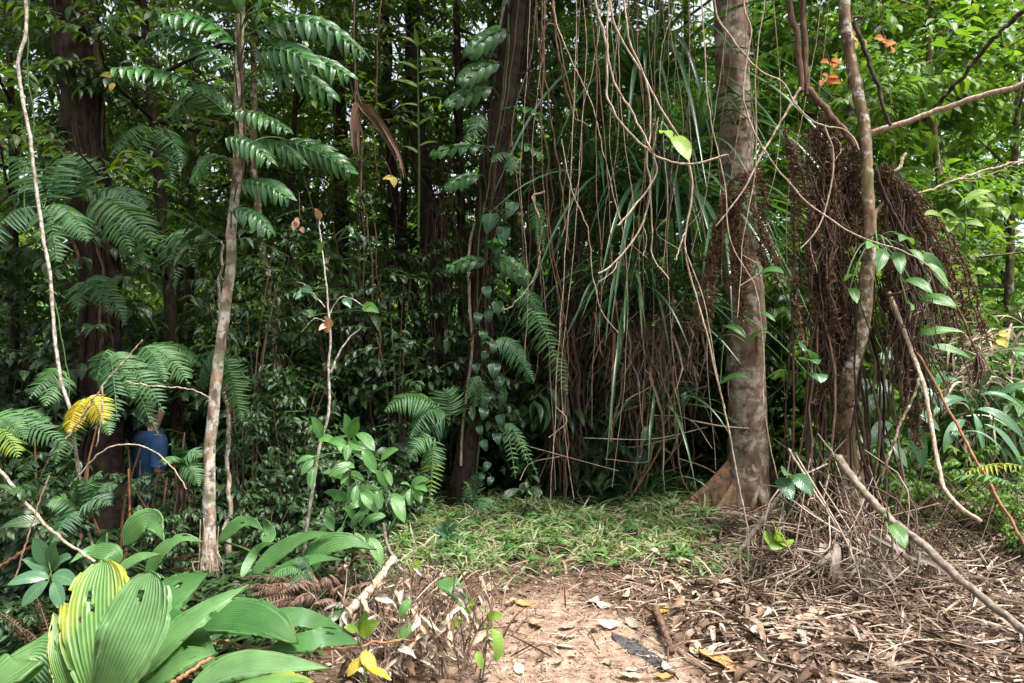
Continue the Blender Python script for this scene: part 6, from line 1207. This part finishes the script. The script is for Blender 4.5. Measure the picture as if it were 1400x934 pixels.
    g.add(VV, qq, np.zeros((len(rings) * 28, 2))); shirt = g.build('shirt', M['shirt'], body)
    for sg in (-1, 1):
        g = Geo(); P_ = np.array([q(sg * .135, 0, 1.415), q(sg * .19, .008, 1.36), q(sg * .225, .02, 1.25), q(sg * .245, .03, 1.16)]); tube(g, cat(P_, 10), np.array([.06, .078, .082, .080, .077, .075, .073, .072, .072, .073]) * s, 16, rough=.025)
        g.build('sleeve', M['shirt'], shirt)
    skin('shorts', lambda n_: n_ in ('pelvis', 'hipL', 'hipR', 'kL', 'kR'), .018, M['shorts'], body)
    g = Geo(); th = np.linspace(0, 2 * np.pi, 17)[:-1]; rows = 7
    for i in range(rows):
        pass
    ph = np.linspace(0.02, 1.9, rows); VV = np.array([[(.105 * s * math.sin(a) * math.cos(b_), .115 * s * math.sin(a) * math.sin(b_) + .015 * s, 1.69 * s + .11 * s * math.cos(a)) for b_ in th] for a in ph]); qq = [[i * 16 + j, i * 16 + (j + 1) % 16, (i + 1) * 16 + (j + 1) % 16, (i + 1) * 16 + j] for i in range(rows - 1) for j in range(16)]
    qq = [f for f in qq if not (VV.reshape(-1, 3)[f].mean(0)[1] < -.045 * s and VV.reshape(-1, 3)[f].mean(0)[2] < 1.72 * s)]
    g.add(VV, qq, np.zeros((rows * 16, 2))); g.build('hair', M['hair'], body)
person()

# ------------------------------------------------------------------ camera, light, sky
cam = bpy.data.cameras.new('camera'); cam.lens = 24; cam.sensor_width = 36; cam.clip_end = 500; cam.clip_start = .05
co = bpy.data.objects.new('camera', cam); COL.objects.link(co); co.location = (0, 0, CAMZ); co.rotation_euler = (math.radians(90), 0, 0); SC.camera = co
EL, AZ = math.radians(66), math.radians(125)   # sun high behind the camera, a little to the right
sun = bpy.data.lights.new('sun', 'SUN'); sun.energy = 2.8; sun.angle = math.radians(16); sun.color = (1.0, .96, .9)
so = bpy.data.objects.new('sun', sun); COL.objects.link(so)
from mathutils import Vector
sd = Vector((math.sin(AZ) * math.cos(EL), math.cos(AZ) * math.cos(EL), math.sin(EL))); so.rotation_euler = sd.to_track_quat('Z', 'Y').to_euler()
w = bpy.data.worlds.new('World'); SC.world = w; w.use_nodes = True; nt = w.node_tree; nt.nodes.clear()
sky = nt.nodes.new('ShaderNodeTexSky'); sky.sky_type = 'NISHITA'; sky.sun_disc = False; sky.sun_elevation = EL; sky.sun_rotation = AZ; sky.dust_density = 4.0; sky.air_density = 1.0
hs = nd(nt, 'ShaderNodeHueSaturation', {'Saturation': .35, 'Value': 1.0, 'Color': sky.outputs[0]})
bg = nd(nt, 'ShaderNodeBackground', {'Color': hs.outputs[0], 'Strength': .115}); nd(nt, 'ShaderNodeOutputWorld', {'Surface': bg.outputs[0]})
SC.view_settings.view_transform = 'Standard'; SC.view_settings.look = 'None'; SC.view_settings.exposure = 1.72; SC.view_settings.gamma = 1.0
SC.cycles.max_bounces = 6; SC.cycles.diffuse_bounces = 4; SC.cycles.glossy_bounces = 2; SC.cycles.transmission_bounces = 4; SC.cycles.use_denoising = True
SC.cycles.caustics_reflective = False; SC.cycles.caustics_refractive = False
